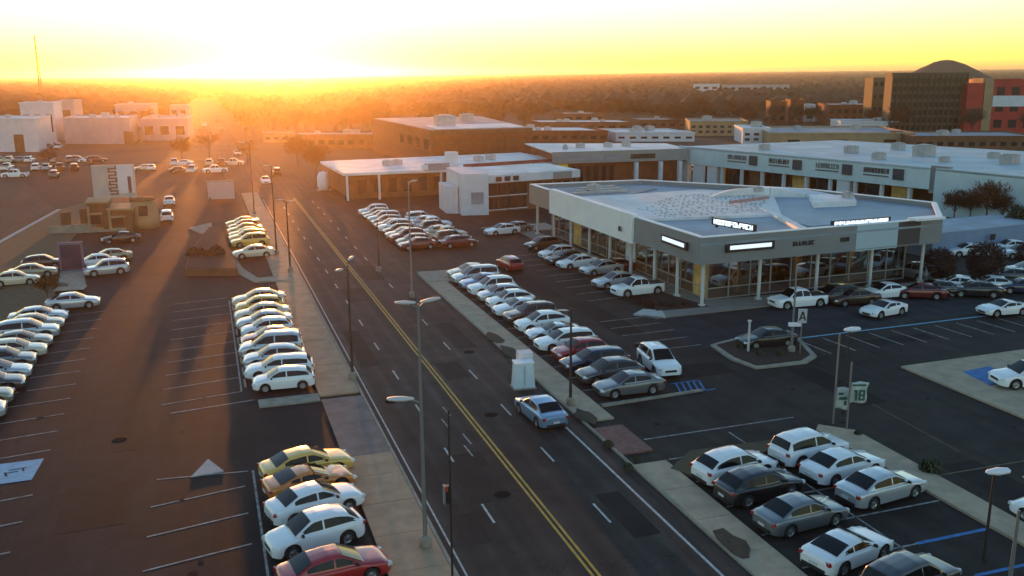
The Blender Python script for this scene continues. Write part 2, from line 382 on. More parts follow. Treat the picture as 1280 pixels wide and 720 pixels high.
for k in range(36):
    s_ = rp.choice([0, 1, 2]); u, v = ((-1.5 + rp.uniform(-1.3, 1.3), 37 + rp.uniform(0, 50)) if s_ == 0 else (-12 + rp.uniform(-1, 1), 38 + rp.uniform(0, 40)) if s_ == 1 else (28 + rp.uniform(-3, 20), 30 + rp.uniform(0, 28)))
    r_ = rp.uniform(.08, .24); mb.sheet(blob(u, v, r_, r_ * rp.uniform(.6, 1.4)), Z1 + .009)
struct('oil_stains', mb, mat('oil_stain', (.02, .018, .017), .9, spec=.1))
for i, (u, v) in enumerate(((13.2, 41.5), (16.0, 52.5), (10.5, 57.0), (18.4, 66.0), (31.5, 63.0), (-6.0, 56.0))):
    o = MB().lathe([(.42, 0), (.42, .008), (.36, .009), (0, .009)], 20).box((0, 0, .011), (.5, .05, .004)).box((0, 0, .0112), (.05, .5, .004)).obj('manhole_cover', mat('cast_iron', (.018, .017, .016), .95, spec=.05), None, (u, v, 2 * Z1 + .001)); tag(o, ['round dark manhole cover between the centre line and left dashes, nearest the camera', 'round dark manhole cover right of the centre line beside the cabinet', 'round dark manhole cover near the left kerb by the driveway', 'round dark manhole cover near the right kerb before the long row', 'round dark manhole cover in the right lot near the white SUV', 'round dark manhole cover in the aisle of the left lot'][i], 'manhole cover', 'manhole covers')
# raised islands and planting beds
def island(name, poly, kerb=M_concd, fill=M_mulch, inset=.35, h=.15):
    pts = [Vector(p[:2]) for p in poly]; c = sum(pts, Vector((0, 0))) / len(pts)
    struct(name + '_kerb', MB().prism(pts, 0, h), kerb)
    inn = [c + (p - c) * max(.3, 1 - inset / max(.5, (p - c).length)) for p in pts]
    return struct(name + '_bed', MB().prism(inn, h - .02, h + .05), fill)
island('entrance_island', [G(888, 433), G(905, 428), G(935, 421), G(1000, 425), G(1021, 447), G(1008, 455), G(945, 462), G(912, 450)], inset=.5)
island('left_island', [G(262, 290), G(276, 290), G(298, 345), G(232, 345), G(238, 322)], kerb=M_brown, inset=.25, h=.75)
struct('left_island_pad', MB().prism([G(236, 286), G(264, 279), G(266, 291), G(252, 293)], 0, .13), M_concd)
struct('curved_kerb', MB().prism([G(266, 290), G(272, 290), G(303, 336), G(322, 349), G(365, 345), G(365, 351), G(318, 354), G(296, 342)], 0, .16), M_concd)
struct('grass_verge', MB().prism([(-26.3, 128), (-22.6, 164), (-17, 180), (-15, 160), (-17.2, 140), (-17.5, 118), (-19, 104), (-27, 100)], 0, .08), M_grass)
struct('verge_kerb', MB().prism([(-26.9, 128), (-23.1, 164), (-22.4, 164), (-26.2, 128)], 0, .13), mat('pale_kerb', (.40, .38, .36), .9))
struct('left_row_bed', MB().prism([G(-20, 372), G(40, 348), G(85, 356), G(92, 378), G(40, 398), G(-20, 415)], 0, .12), M_grass)
struct('sign_pad', MB().prism([G(72, 360), G(108, 358), G(104, 337), G(76, 338)], 0, .11), M_concd)
struct('lot_end_kerb', MB().box((27, 51.75, .07), (7.6, .22, .14), rz=.07), M_concd)
struct('front_lot_island', MB().prism([G(838, 588), G(862, 566), G(960, 553), G(1045, 556), G(1052, 566), G(960, 566), G(868, 598)], 0, .14), M_grass)
struct('divider_pavement', MB().prism([(33.9, 25), (35.5, 25), (35.7, 42.5), (34.2, 44), (33.6, 43.4)], 0, .14), M_conc)
struct('wedge_pavement', MB().prism([(46.9, 51.6), (62, 51.9), (62, 28), (46.7, 28)], 0, .14), M_conc)
struct('blue_accessible_bay', MB().sheet([G(1203, 467), G(1236, 460), G(1268, 474), G(1238, 485)], .145), M_bluep)
struct('showroom_pavement', MB().prism([(35.8, 71.2), (36.6, 69.9), (70, 71.0), (71, 73.2), (66, 73.6), (44, 74), (42, 118), (39.8, 118), (40.6, 78), (39.8, 74)], 0, .13), mat('showroom_paving', (.24, .215, .19), .9, noise=.15, scale=1))
struct('corner_bed', MB().prism([(37.6, 72), (42.8, 71.8), (41.2, 79), (39.6, 77.5)], .10, .2), M_mulch)
struct('corner_pad', MB().prism([(35.2, 71.7), (37.4, 69.8), (38.2, 72), (36.8, 73)], 0, .145), mat('white_concrete', (.50, .49, .46), .8, noise=.1))
struct('far_apron', MB().prism([(38, 118), (46, 117), (46, 123), (36, 122)], 0, .1), M_concd)

# ------------------------------------------------------------------ buildings
def facade_windows(root, A, B, z0, z1, n, rows, m=M_win, ww=.6, hh=.6, off=.03, name='window', frame=None):
    """windows on the wall from A to B (outward normal to the right of A->B)"""
    A, B = Vector(A[:2]), Vector(B[:2]); d = B - A; L = d.length; d /= L; nn = Vector((d.y, -d.x)); rz = math.atan2(d.y, d.x)
    for j in range(rows):
        for i in range(n):
            c = A + d * (L * (i + .5) / n) + nn * (off / 2); zc = z0 + (z1 - z0) * (j + .5) / rows
            W, Hh = L / n * ww, (z1 - z0) / rows * hh
            o = MB().box((0, 0, 0), (W, off * 2, Hh)).obj(name, m, root, (c.x - root.location.x, c.y - root.location.y, zc), rz)
            if frame: MB().box((0, -off * .4, -Hh / 2 - .08), (W + .2, off * 3, .14)).obj('sill', frame, o)
def roof_unit(root, x, y, z, s=1.0, rz=0):
    MB().box((0, 0, .6 * s), (2.2 * s, 1.6 * s, 1.2 * s)).box((0, 0, 1.27 * s), (1.2 * s, 1.2 * s, .12)).obj('roof_unit', M_roofunit, root, (x - root.location.x, y - root.location.y, z), rz)
def block(name, x0, x1, yb, yt, depth, wall, roof, label, cat='building', win=(0, 0), wm=M_win, group=None, parapet=.5, units=0, skew=0, door=None, ww=.55, hh=.5):
    A, B = G(x0, yb), G(x1, yb); d = (B - A); L = d.length; d.normalize(); nn = Vector((-d.y, d.x, 0))
    if (x0 + x1) / 2 < 860: nn = (nn * .15 + Vector((0, 1, 0))).normalized()
    mid = (A + B) / 2; h = max(2.5, ztop(mid, yt)); root = empty(name, (mid.x, mid.y, 0)); tag(root, label, cat, group)
    P = [A - mid, B - mid, B - mid + nn * depth, A - mid + nn * depth]
    MB().prism(P, 0, h).obj('wall', wall, root)
    c = sum(P, Vector()) / 4; Q = [c + (p - c) * (1 - .6 / max(2, (p - c).length)) for p in P]
    MB().prism(Q, h + .002, h + .06).obj('roof', roof, root)
    pm = MB()
    for i in range(4):
        a, b = P[i], P[(i + 1) % 4]; e = b - a; pm.box((*((a + b) / 2)[:2], h + parapet / 2 + .003), (e.length + (.3 if i % 2 == 0 else -.31), .3, parapet), rz=math.atan2(e.y, e.x))
    pm.obj('parapet', wall, root)
    if win[0]: facade_windows(root, A, B, .6, h - .6, win[0], win[1], wm, ww, hh)
    if door: MB().box((0, 0, 0), (door[1], .1, door[2])).obj('door', M_brown, root, ((A + d * L * door[0] - mid).x, (A + d * L * door[0] - mid).y, door[2] / 2 + .01), math.atan2(d.y, d.x))
    for k in range(units):
        q = mid + (P[0] + (P[1] - P[0]) * rnd.uniform(.2, .8)) + nn * depth * rnd.uniform(.25, .8); roof_unit(root, q.x, q.y, h + .06, rnd.uniform(.7, 1.3), rnd.uniform(0, .3))
    return root, h, P, nn
def glyphs(root, A, B, z, hgt, n, m, dep=.06, gap=.25, seed=1, name='lettering'):
    """a run of blurred sign letters: upright strokes with cross strokes"""
    r_ = random.Random(seed); A, B = Vector(A[:2]), Vector(B[:2]); d = B - A; L = d.length; d /= L; rz = math.atan2(d.y, d.x); mb = MB(); nn = Vector((d.y, -d.x))
    for i in range(n):
        w_ = L / n * (1 - gap); c = L * (i + .5) / n; st = max(.09, w_ * .34)
        def bx(u, zz, ww_, hh_):
            p = A + d * (c + u) + nn * dep / 2; mb.box((p.x - root.location.x, p.y - root.location.y, z + zz), (ww_, dep, hh_), rz=rz)
        bx(-w_ / 2 + st / 2, hgt / 2, st, hgt)
        for q in r_.sample([0, 1, 2, 3], 2 + r_.randint(0, 1)):
            if q == 3: bx(w_ / 2 - st / 2, hgt / 2, st * .98, hgt * .98)
            else: bx(0, [st / 2, hgt / 2, hgt - st / 2][q], w_ * .96, st * .96)
    return mb.obj(name, m, root)

# --- main dealership showroom
DL = empty('showroom_building', (44, 73, 0)); tag(DL, 'large low showroom with grey and white fascia, glazed walls and blue grey flat roof', 'showroom')
def L2(*ps): return [(p[0] - 44, p[1] - 73) for p in ps]
outer = [(41.4, 71.2), (69.5, 72.6), (77.3, 82.0), (72.0, 97.0), (57, 114.5), (40.9, 115.3)]
inner = [(43.9, 74.0), (67.5, 75.2), (74.5, 83.0), (70.0, 96.0), (56, 112.5), (43.2, 112.8)]
MB().prism(L2(*outer), 5.95, 6.15).obj('roof', M_broof, DL)
MB().prism(L2(*outer), 4.25, 4.35).obj('soffit', M_gfas, DL)
def fascia(a, b, z0, z1, m, th=.3, name='fascia', ext=0.0):
    a, b = Vector(a), Vector(b); d = b - a; nn = Vector((d.y, -d.x)).normalized()
    c = (a + b) / 2 - nn * th / 2; return MB().box((c.x - 44, c.y - 73, (z0 + z1) / 2), (d.length + ext, th, z1 - z0), rz=math.atan2(d.y, d.x)).obj(name, m, DL)
def lerp(a, b, t): return (a[0] + (b[0] - a[0]) * t, a[1] + (b[1] - a[1]) * t)
fascia((41.1, 84.0), (41.38, 71.5), 4.2, 6.65, M_gfas)
fascia((40.65, 107.2), (40.85, 84.0), 4.0, 7.0, M_wfas, .7)
fascia((40.9, 115.3), (40.98, 107.2), 4.2, 6.5, mat('taupe_fascia', (.30, .25, .22), .6))
F0, F1 = (41.38, 71.2), (69.5, 72.6)
fascia(F0, lerp(F0, F1, .62), 4.2, 6.65, M_gfas)
fascia(lerp(F0, F1, .62), lerp(F0, F1, .80), 4.15, 6.70, mat('light_blue_panel', (.45, .56, .62), .5), .34)
fascia(lerp(F0, F1, .80), lerp(F0, F1, .90), 4.2, 6.65, mat('dark_entry_panel', (.07, .06, .065), .5))
fascia(lerp(F0, F1, .90), F1, 4.2, 6.65, M_gfas)
fascia((69.5, 72.6), (77.3, 82.0), 4.2, 6.6, M_gfas)
fascia((77.3, 82.0), (72.0, 97.0), 4.2, 6.6, M_gfas); fascia((72, 97), (57, 114.5), 4.2, 6.6, M_gfas); fascia((57, 114.5), (40.9, 115.3), 4.2, 6.6, M_gfas)
cop = MB()
for i in range(6):
    a, b = Vector(outer[i]), Vector(outer[(i + 1) % 6]); d = b - a; nn = Vector((d.y, -d.x)).normalized(); c = (a + b) / 2 - nn * .25
    cop.box((c.x - 44, c.y - 73, 6.70 + .003 * i), (d.length - .3, .55, .07), rz=math.atan2(d.y, d.x))
cop.obj('coping', M_wfas, DL)
# raised roof sheets
MB().prism(L2((41.8, 84.5), (57.5, 82.5), (66.5, 97.5), (60, 104), (50, 103), (41.7, 103)), 6.15, 6.42).obj('speckled_roof', None or (lambda: (lambda m: m)(mat('speckled_white_roof', (.86, .83, .80), .7, noise=.05)))(), DL)
sp = MB(); r9 = random.Random(4)
for i in range(30):
    for j in range(15):
        u, v = 45 + i * .62 + r9.uniform(-.12, .12), 84.9 + j * 1.05 + r9.uniform(-.2, .2)
        if v < 82.9 + (u - 41.8) * -.12 + 1.6 or v > 84 + (u - 50) * .9 + 12 or u > 44 + (v - 70) * .82: continue
        if r9.random() < .28: continue
        sp.box((u - 44, v - 73, 6.44), (.16, .26, .04))
sp.obj('roof_tile_marks', mat('dark_roof_marks', (.28, .27, .27), .8), DL)['kind'] = 'stuff'
MB().prism(L2((42.4, 103.6), (50, 103.6), (56, 108), (52, 112.8), (42.3, 113.5)), 6.15, 6.30).obj('grey_roof_field', M_groof, DL)
for k in range(3): MB().box((0, 0, 0), (7.5 - k, .5, .25)).obj('roof_duct', M_roofunit, DL, (3 + k * .8, 33 + k * 2.3, 6.45), .1 * k)
mb = MB(); nseg = 14     # domed white roof over the hall
for j, v in enumerate([0, 1]):
    pass
dv = []
for i in range(nseg + 1):
    t = i / nseg; hz = 6.2 + 1.15 * math.sin(math.pi * t) ** .8
    dv += [(56.5 + 13.5 * t - 44, 96.5 - 5.5 * t + 9 * math.sin(t * 2.4) * .35 - 73, hz), (60.5 + 14 * t - 44, 103 - 11.5 * t + 1.2 * math.sin(t * 3) - 73, hz - .35)]
mb.add(dv, [(2 * i, 2 * i + 2, 2 * i + 3, 2 * i + 1) for i in range(nseg)], 0, True)
mb.add([(x, y, 6.1) for x, y, z in dv] + dv, [(2 * i, 2 * i + 2, 2 * i + 2 + len(dv), 2 * i + len(dv)) for i in range(nseg)] + [(2 * i + 3, 2 * i + 1, 2 * i + 1 + len(dv), 2 * i + 3 + len(dv)) for i in range(nseg)])
mb.obj('domed_roof', M_wroof, DL)
MB().prism(L2((64.5, 86.5), (69.8, 86.0), (72.5, 90), (68.5, 93)), 6.15, 6.75).obj('roof_terrace', M_wroof, DL)
MB().prism(L2((56, 75.5), (65.5, 76.2), (66, 83.2), (56.5, 83)), 6.15, 6.22).obj('smooth_roof_field', mat('deep_blue_membrane', (.23, .31, .42), .5, noise=.08, scale=.1), DL)
MB().prism(L2((53.2, 73), (54.0, 73), (58.5, 86.5), (57.6, 86.5)), 6.15, 6.5).obj('roof_ridge', M_wroof, DL)
roof_unit(DL, 47, 108, 6.3, .7); roof_unit(DL, 70.5, 88.5, 6.75, .5); roof_unit(DL, 62.5, 94.5, 7.1, .45)
mb = MB()
for k in range(7): mb.box((56.0 + .95 * k - 44, 89.8 - 73 + .3 * k, 6.8), (.7, .25, .35), rz=.3)
mb.obj('roof_vents', mat('salmon_vent', (.42, .27, .24), .7), DL)
# lit roof signs
def _sg(p, q, z):
    a, b = G(*p, z), G(*q, z); return ((a.x + b.x) / 2, (a.y + b.y) / 2), (b - a).length, math.atan2((b - a).y, (b - a).x)
SG1, SG2 = _sg((890, 281), (945, 291), 6.4), ((60.2, 73.3), 7.2, R(2.8))
def roof_sign(c, L_, rz, hgt, seed, n):
    o = MB().box((0, 0, hgt / 2 + .25), (L_, .16, hgt)).obj('roof_sign', M_signb, DL, (c[0] - 44, c[1] - 73, 6.2), rz)
    g = MB(); r_ = random.Random(seed)
    class Rt: location = Vector((0, 0, 0))
    gl = glyphs(o, (-L_ / 2 + .3, -.085), (L_ / 2 - .3, -.085), .25 + hgt * .16, hgt * .68, n, M_litw, gap=.14, seed=seed)
    gl.location = (-o.location.x * 0, 0, 0)
    # glyphs() subtracts its root's location, so add it back
    gl.data.transform(Matrix.Translation((o.location.x, o.location.y, 0)))
    for s in (-1, 1): MB().box((s * L_ * .42, .2, .2), (.1, .3, .4)).obj('sign_bracket', M_dark, o)
roof_sign(SG1[0], SG1[1], SG1[2], .72, 3, 12)
roof_sign(SG2[0], SG2[1], SG2[2], .62, 8, 12)
MB().box((0, 0, 0), (3.6, 1.3, .22)).obj('entry_canopy', M_wfas, DL, (66.8 - 44, 71.9 - 73, 6.95), .05)
# fascia light bars
for c, L_, rz in (((41.2, 75.7), 5.0, R(-91)), ((46.6, 71.3), 5.2, R(2.85))):
    o = MB().box((0, 0, 0), (L_, .2, .75)).obj('fascia_sign', M_signb, DL, (c[0] - 44, c[1] - 73, 5.55), rz)
    MB().box((0, -.13, .06), (L_ * .86, .07, .36)).obj('light_bar', M_litw, o)
for t, n_ in ((.40, 7), (.57, 3)):
    a, b = lerp(F0, F1, t - .045 if n_ == 7 else t - .02), lerp(F0, F1, t + .045 if n_ == 7 else t + .02)
    glyphs(DL, a, b, 5.2, .42, n_, M_signb, seed=n_)
MB().box((0, 0, 0), (.06, .5, .5)).obj('emblem', M_signb, DL, (40.63 - 44, 86.5 - 73, 5.2))
# glazed walls with mullions, columns, interior
def glazed(a, b, z0, z1, step):
    a, b = Vector(a), Vector(b); d = b - a; L = d.length; d /= L; rz = math.atan2(d.y, d.x); n = int(L / step)
    for i in range(n):
        c = a + d * (L * (i + .5) / n)
        if i % 6 == 3 and abs(d.x) < .5: MB().box((0, 0, 0), (L / n - .16, .12, z1 - z0 - .3)).obj('wall_panel', M_wwall if i % 4 == 1 else M_inty, DL, (c.x - 44, c.y - 73, (z0 + z1) / 2), rz)
        else: MB().box((0, 0, 0), (L / n - .16, .03, z1 - z0 - .3)).obj('window', M_glass, DL, (c.x - 44, c.y - 73, (z0 + z1) / 2), rz)
    fr = MB()
    for i in range(n + 1):
        c = a + d * (L * i / n); fr.box((c.x - 44, c.y - 73, (z0 + z1) / 2), (.12, .16, z1 - z0), rz=rz)
    m_ = (a + b) / 2
    for z in (z0 + .08, z0 + 1.1, z1 - .5, z1 - .08): fr.box((m_.x - 44, m_.y - 73, z), (L, .13, .1), rz=rz)
    fr.obj('window_frame', mat('grey_mullion', (.3, .3, .3), .5, metal=.4), DL)
glazed(inner[5], inner[0], .13, 4.25, 2.4); glazed(inner[0], inner[1], .13, 4.25, 2.2); glazed(inner[1], inner[2], .13, 4.25, 2.4)
MB().prism(L2(*[(lerp(p, (58, 92), .01)) for p in inner]), .1, .16).obj('showroom_floor', M_into, DL)
MB().prism(L2(*[(lerp(p, (58, 92), .45)) for p in inner]), .16, 4.2).obj('inner_wall', M_brown, DL)
rI = random.Random(11)
for k in range(13):
    v = 76.5 + 2.8 * k; MB().box((0, 0, 1.7), (.25, rI.uniform(1, 2.2), rI.uniform(2.4, 3.4))).obj('display_wall', [M_inty, M_inty, M_wwall, M_brick][k % 4], DL, (46.2 + rI.uniform(0, 2.5) - 44, v - 73, .2))
for k in range(9):
    u = 47 + 2.4 * k; MB().box((0, 0, 1.6), (rI.uniform(.5, 1.6), .25, rI.uniform(1.4, 3.2))).obj('display_wall', [M_brick, M_inty, M_brown][k % 3], DL, (u - 44, 76.8 + rI.uniform(0, 2) - 73, .2))
for k in range(9):
    t = k / 8; p = lerp((45.5, 110), (45.8, 77), t); MB().box((0, 0, 0), (.9, .9, .08)).obj('added_glow_panel', M_intglow, DL, (p[0] - 44, p[1] - 73, 4.18))  # added glowing panels that warm the space behind the glass
for k in range(6): MB().box((0, 0, 0), (.8, .8, .08)).obj('added_glow_panel', M_intglow, DL, (49 + 3.2 * k - 44, 77 - 73, 4.18))
for p in [(42.3, 72.1), (42.0, 76.3), (48.6, 72.6), (55.2, 72.9), (61.8, 73.3), (68.4, 73.7), (42.0, 81), (41.9, 86.2), (41.9, 91.5), (41.8, 97), (41.7, 102.5), (41.6, 108), (41.6, 114)]:
    MB().tube((0, 0, 0), (0, 0, 4.15), .17, n=12).box((0, 0, .1), (.5, .5, .2)).obj('column', M_col, DL, (p[0] - 44, p[1] - 73, .13))

# --- low wing right of the showroom and its blue wall
ann = empty('service_annex', (84, 86, 0)); tag(ann, 'low pale blue annex with flat roof right of the main showroom', 'annex')
PP = [(78.5 - 84, 83.2 - 86), (97 - 84, 86 - 86), (98 - 84, 93 - 86), (78 - 84, 92 - 86)]
MB().prism(PP, 0, 2.7).obj('wall', mat('slate_blue_wall', (.22, .29, .42), .7, noise=.08, scale=.3), ann)
MB().prism([(x * .96, y * .9) for x, y in PP], 2.703, 2.78).obj('roof', M_broof, ann)
MB().box((0, 0, 0), (.9, .08, .7)).obj('sign_dot', M_signb, ann, (4, -2.05, 1.8), .15)

# --- long pale-blue workshop building behind
LB = empty('long_workshop', (92, 150, 0)); tag(LB, 'long pale blue workshop building with four sign panels and bays behind the showroom', 'workshop')
def lb(p): return (p[0] - 92, p[1] - 150)
a0, a1, a2 = (89, 163), (103.0, 110), (106.5, 92)
MB().prism([lb(p) for p in (a0, a1, a2, (150, 96), (140, 128), (128, 165))], 6.6, 6.85).obj('roof', mat('pale_blue_roof', (.50, .60, .64), .6, noise=.10, scale=.1), LB)
MB().prism([lb(p) for p in ((93, 163), (107, 110), (110, 92), (148, 98), (138, 128), (127, 164))], 0, 6.6).obj('wall', M_brown, LB)
def wallseg(a, b, z0, z1, m, th, name='fascia'):
    a, b = Vector(a), Vector(b); d = b - a; nn = Vector((d.y, -d.x)).normalized(); c = (a + b) / 2 - nn * th / 2
    return MB().box((c.x - 92, c.y - 150, (z0 + z1) / 2), (d.length, th, z1 - z0), rz=math.atan2(d.y, d.x)).obj(name, m, LB)
wallseg(a0, a1, 3.7, 7.0, M_bwall, .4); wallseg(a1, a2, 0, 7.0, M_bwall, .4, 'plain_wall'); wallseg(a2, (115, 80), 0, 7, M_bwall, .4, 'plain_wall')
for k in range(11):
    p = lerp(a0, a1, (k + .3) / 11.2); q = Vector((p[0] + .6, p[1])); MB().box((0, 0, 1.85), (.5, .5, 3.7)).obj('column', M_wwall, LB, (q.x - 92, q.y - 150, 0))
for t in (.02, .09, .16, .70): 
    p = lerp(a0, a1, t); MB().box((0, 0, 1.85), (1.0, 2.4, 3.7)).obj('white_pier', M_wwall, LB, (p[0] + .8 - 92, p[1] - 150, 0), R(15))
for k in range(10):
    p, q = lerp(a0, a1, (k + .42) / 11.2), lerp(a0, a1, (k + 1.18) / 11.2)
    wallseg((p[0] + 1.8, p[1]), (q[0] + 1.8, q[1]), .2, 3.4, [M_win, M_inty, M_win, M_brown][k % 4], .1, 'bay_door')
for i, t in enumerate((.24, .42, .605, .775)):
    p, q = lerp(a0, a1, t), lerp(a0, a1, t + .085)
    glyphs(LB, (p[0] - .05, p[1]), (q[0] - .05, q[1]), 5.4, .8, 9, M_signb if i % 2 else mat('grey_letters', (.12, .14, .16), .5), seed=20 + i)
    glyphs(LB, (p[0] - .05, p[1]), (q[0] - .05, q[1]), 4.9, .22, 12, mat('grey_letters', (.12, .14, .16), .5), seed=30 + i, name='small_lettering')
    e = lerp(a0, a1, t + .115); MB().box((0, 0, 0), (1.9, .12, 1.7)).obj('emblem', mat('navy_emblem', (.03, .05, .08), .4), LB, (e[0] - .1 - 92, e[1] - 150, 5.5), math.atan2(-53, 14))
for x, y, s in ((110, 138, 1.0), (117, 128, 1.5), (119, 112, 1.2), (128, 108, 1.6), (100, 150, .8), (124, 120, .8), (106, 126, .9), (112, 118, .7), (122, 140, 1.0)): roof_unit(LB, x, y, 6.85, s, .3)
wallseg(lerp(a0, a1, .985), lerp(a0, a1, 1.04), 3.2, 7.3, M_gfas, .8, 'dark_panel')

# --- service wing facing the camera behind the showroom
SW = empty('service_wing', (75, 160, 0)); tag(SW, 'white roofed wing with grey fascia, brown front and a yellow corner sign', 'building')
MB().prism([(-13, 2), (14.5, 0), (17, 14), (-10, 26)], 6.4, 6.65).obj('roof', M_wroof, SW)
MB().prism([(-12, 3), (13, 1.5), (15, 13), (-9, 24)], 0, 6.4).obj('wall', M_brick, SW)
MB().box((0, 0, 0), (27.5, .4, 2.2)).obj('fascia', M_gfas, SW, (.7, .95, 5.6), R(-4.2))
for x, L_ in ((-7.5, 9), (-1, 3.5), (5, 5)): MB().box((0, 0, 0), (L_, .12, .9)).obj('sign_panel', M_signb if x > 0 else M_groof, SW, (x, .68 - (x - .7) * .0734, 5.5), R(-4.2))
MB().box((0, 0, 0), (4.0, .2, 1.5)).obj('yellow_sign', M_signy, SW, (-12.6, .2, 3.8), R(-4))
facade_windows(SW, (62.5, 162.6), (75, 161.9), .3, 4.2, 8, 1, M_win, .5, .8, .08, frame=M_brick)
for x in (3.5, 8.5, 12.5): MB().box((0, 0, 2.2), (.7, .7, 4.4)).obj('column', M_wwall, SW, (x, .4 - x * .07, 0))
for x in (-4, 2, 6): roof_unit(SW, 75 + x, 170, 6.65, .7)
MB().lathe([(0, 0), (.5, 0), (.55, .5), (.3, .9), (0, 1)], 10).obj('roof_vent', M_roofunit, SW, (-8, 8, 6.65))

# --- white cube showroom
WB = empty('white_cube_showroom', (42, 140, 0)); tag(WB, 'boxy white showroom with dark glazed front left of the main showroom', 'showroom')
MB().prism([(-5.2, -5.6), (-1.2, -6.4), (-.6, 5), (-4.6, 6)], 0, 6.3).obj('corner_block', M_wwall, WB)
MB().prism([(-6.9, -2.6), (-5.25, -3.6), (-4.9, 3), (-6.4, 4)], 0, 4.2).obj('side_block', M_wwall, WB)
MB().prism([(-1.1, -5.6), (15.5, -2.4), (14.5, 9), (-1.5, 8)], 4.7, 5.9).obj('fascia', M_wwall, WB)
MB().prism([(-.9, -5.1), (14.8, -1.9), (13.8, 8.4), (-1.2, 7.4)], 5.9, 5.98).obj('roof', M_wroof, WB)
MB().prism([(-.9, -4.2), (14.8, -1.2), (13.8, 8.4), (-1.0, 7.4)], 0, 4.7).obj('wall', M_brown, WB)
facade_windows(WB, (41.3, 135.75), (48.2, 137.05), .3, 4.6, 4, 2, M_win, .8, .84, .1, frame=M_wwall)
facade_windows(WB, (49.6, 137.3), (56.3, 138.6), .3, 4.6, 4, 1, M_win, .7, .8, .1)
MB().box((0, 0, 0), (1.9, .12, 1.8)).obj('window', M_groof, WB, (-2.9, -6.1, 2.6), R(-11))
MB().box((0, 0, 0), (3.4, .12, 1.0)).obj('sign_panel', M_gfas, WB, (12.2, -3.15, 5.3), R(11))
facade_windows(WB, (42.0, 134.5), (46.5, 135.4), 4.8, 5.8, 3, 1, M_win, .6, .7, .1)

# --- low white-roofed building
LW = empty('low_white_roof_building', (36, 160, 0)); tag(LW, 'long low orange brown building with bright white flat roof beside the road', 'building')
MB().prism([(-13.6, -2.5), (6, -2.8), (6, -2.0), (30, 4), (28, 26), (-14.5, 22)], 4.3, 4.75).obj('roof', M_wroof, LW)
MB().prism([(-12.4, -.3), (5, -.6), (28, 5), (27, 24), (-13, 21)], 0, 4.3).obj('wall', M_brown, LW)
MB().box((0, 0, 0), (2.0, 2.0, 4.2)).obj('white_tower', M_wwall, LW, (6.8, 3, 5.2))
facade_windows(LW, (24.5, 159.6), (40.5, 159.3), .5, 3.9, 6, 1, M_win, .55, .7, .08)
MB().box((0, 0, 0), (4.5, .15, 1.2)).obj('sign_panel', M_groof, LW, (2.6, -2.9, 5.3)); MB().box((0, 0, 0), (1.2, .1, .9)).obj('emblem', M_signw, LW, (.4, -3.05, 5.3))
for x in (-13.0, -7.5, 3.5): MB().box((0, 0, 2.15), (.35, .35, 4.3)).obj('column', M_wwall, LW, (x, -2.1, 0))
for x, y in ((-4, 8), (-2, 9), (14, 10), (17, 12)): roof_unit(LW, 36 + x, 160 + y, 4.75, .8)
MB().prism([(8, -1.0), (29, 3.9), (29, 4.3), (8, -.6)], 4.76, 5.35).obj('red_parapet', mat('red_stripe', (.25, .06, .05), .7), LW)
# --- brown brick block
BB = empty('brick_block', (60, 200, 0)); tag(BB, 'big windowless red brown brick building with pale roof behind the low white roofs', 'building')
P = [(-12, 0), (11.5, 0), (18, 62), (-14, 62)]
MB().prism(P, 0, 9).obj('wall', M_brick, BB); MB().prism([(x * .96, y * .985 + .5) for x, y in P], 9.003, 9.1).obj('roof', M_groof, BB)
MB().prism([(-10, 2), (10.5, 2), (12, 18), (-9, 18)], 9.1, 9.2).obj('white_roof_field', M_wroof, BB)
MB().box((0, 0, 0), (23.9, .3, .8)).box((0, 0, -2.6), (23.6, .24, .25)).box((0, 0, -4.6), (23.6, .24, .25)).obj('brick_band', M_brown, BB, (-.25, -.1, 8.5))
for k in range(5): MB().box((0, 0, 0), (.5, .3, 7.4)).obj('pilaster', M_brick, BB, (-10 + k * 5.1, -.22, 3.75))
facade_windows(BB, (46.3, 262), (48.0, 200), 3.5, 8, 8, 1, M_win, .5, .5, .1)
roof_unit(BB, 55, 215, 9.2, 2); roof_unit(BB, 66, 235, 9.1, 1.5)

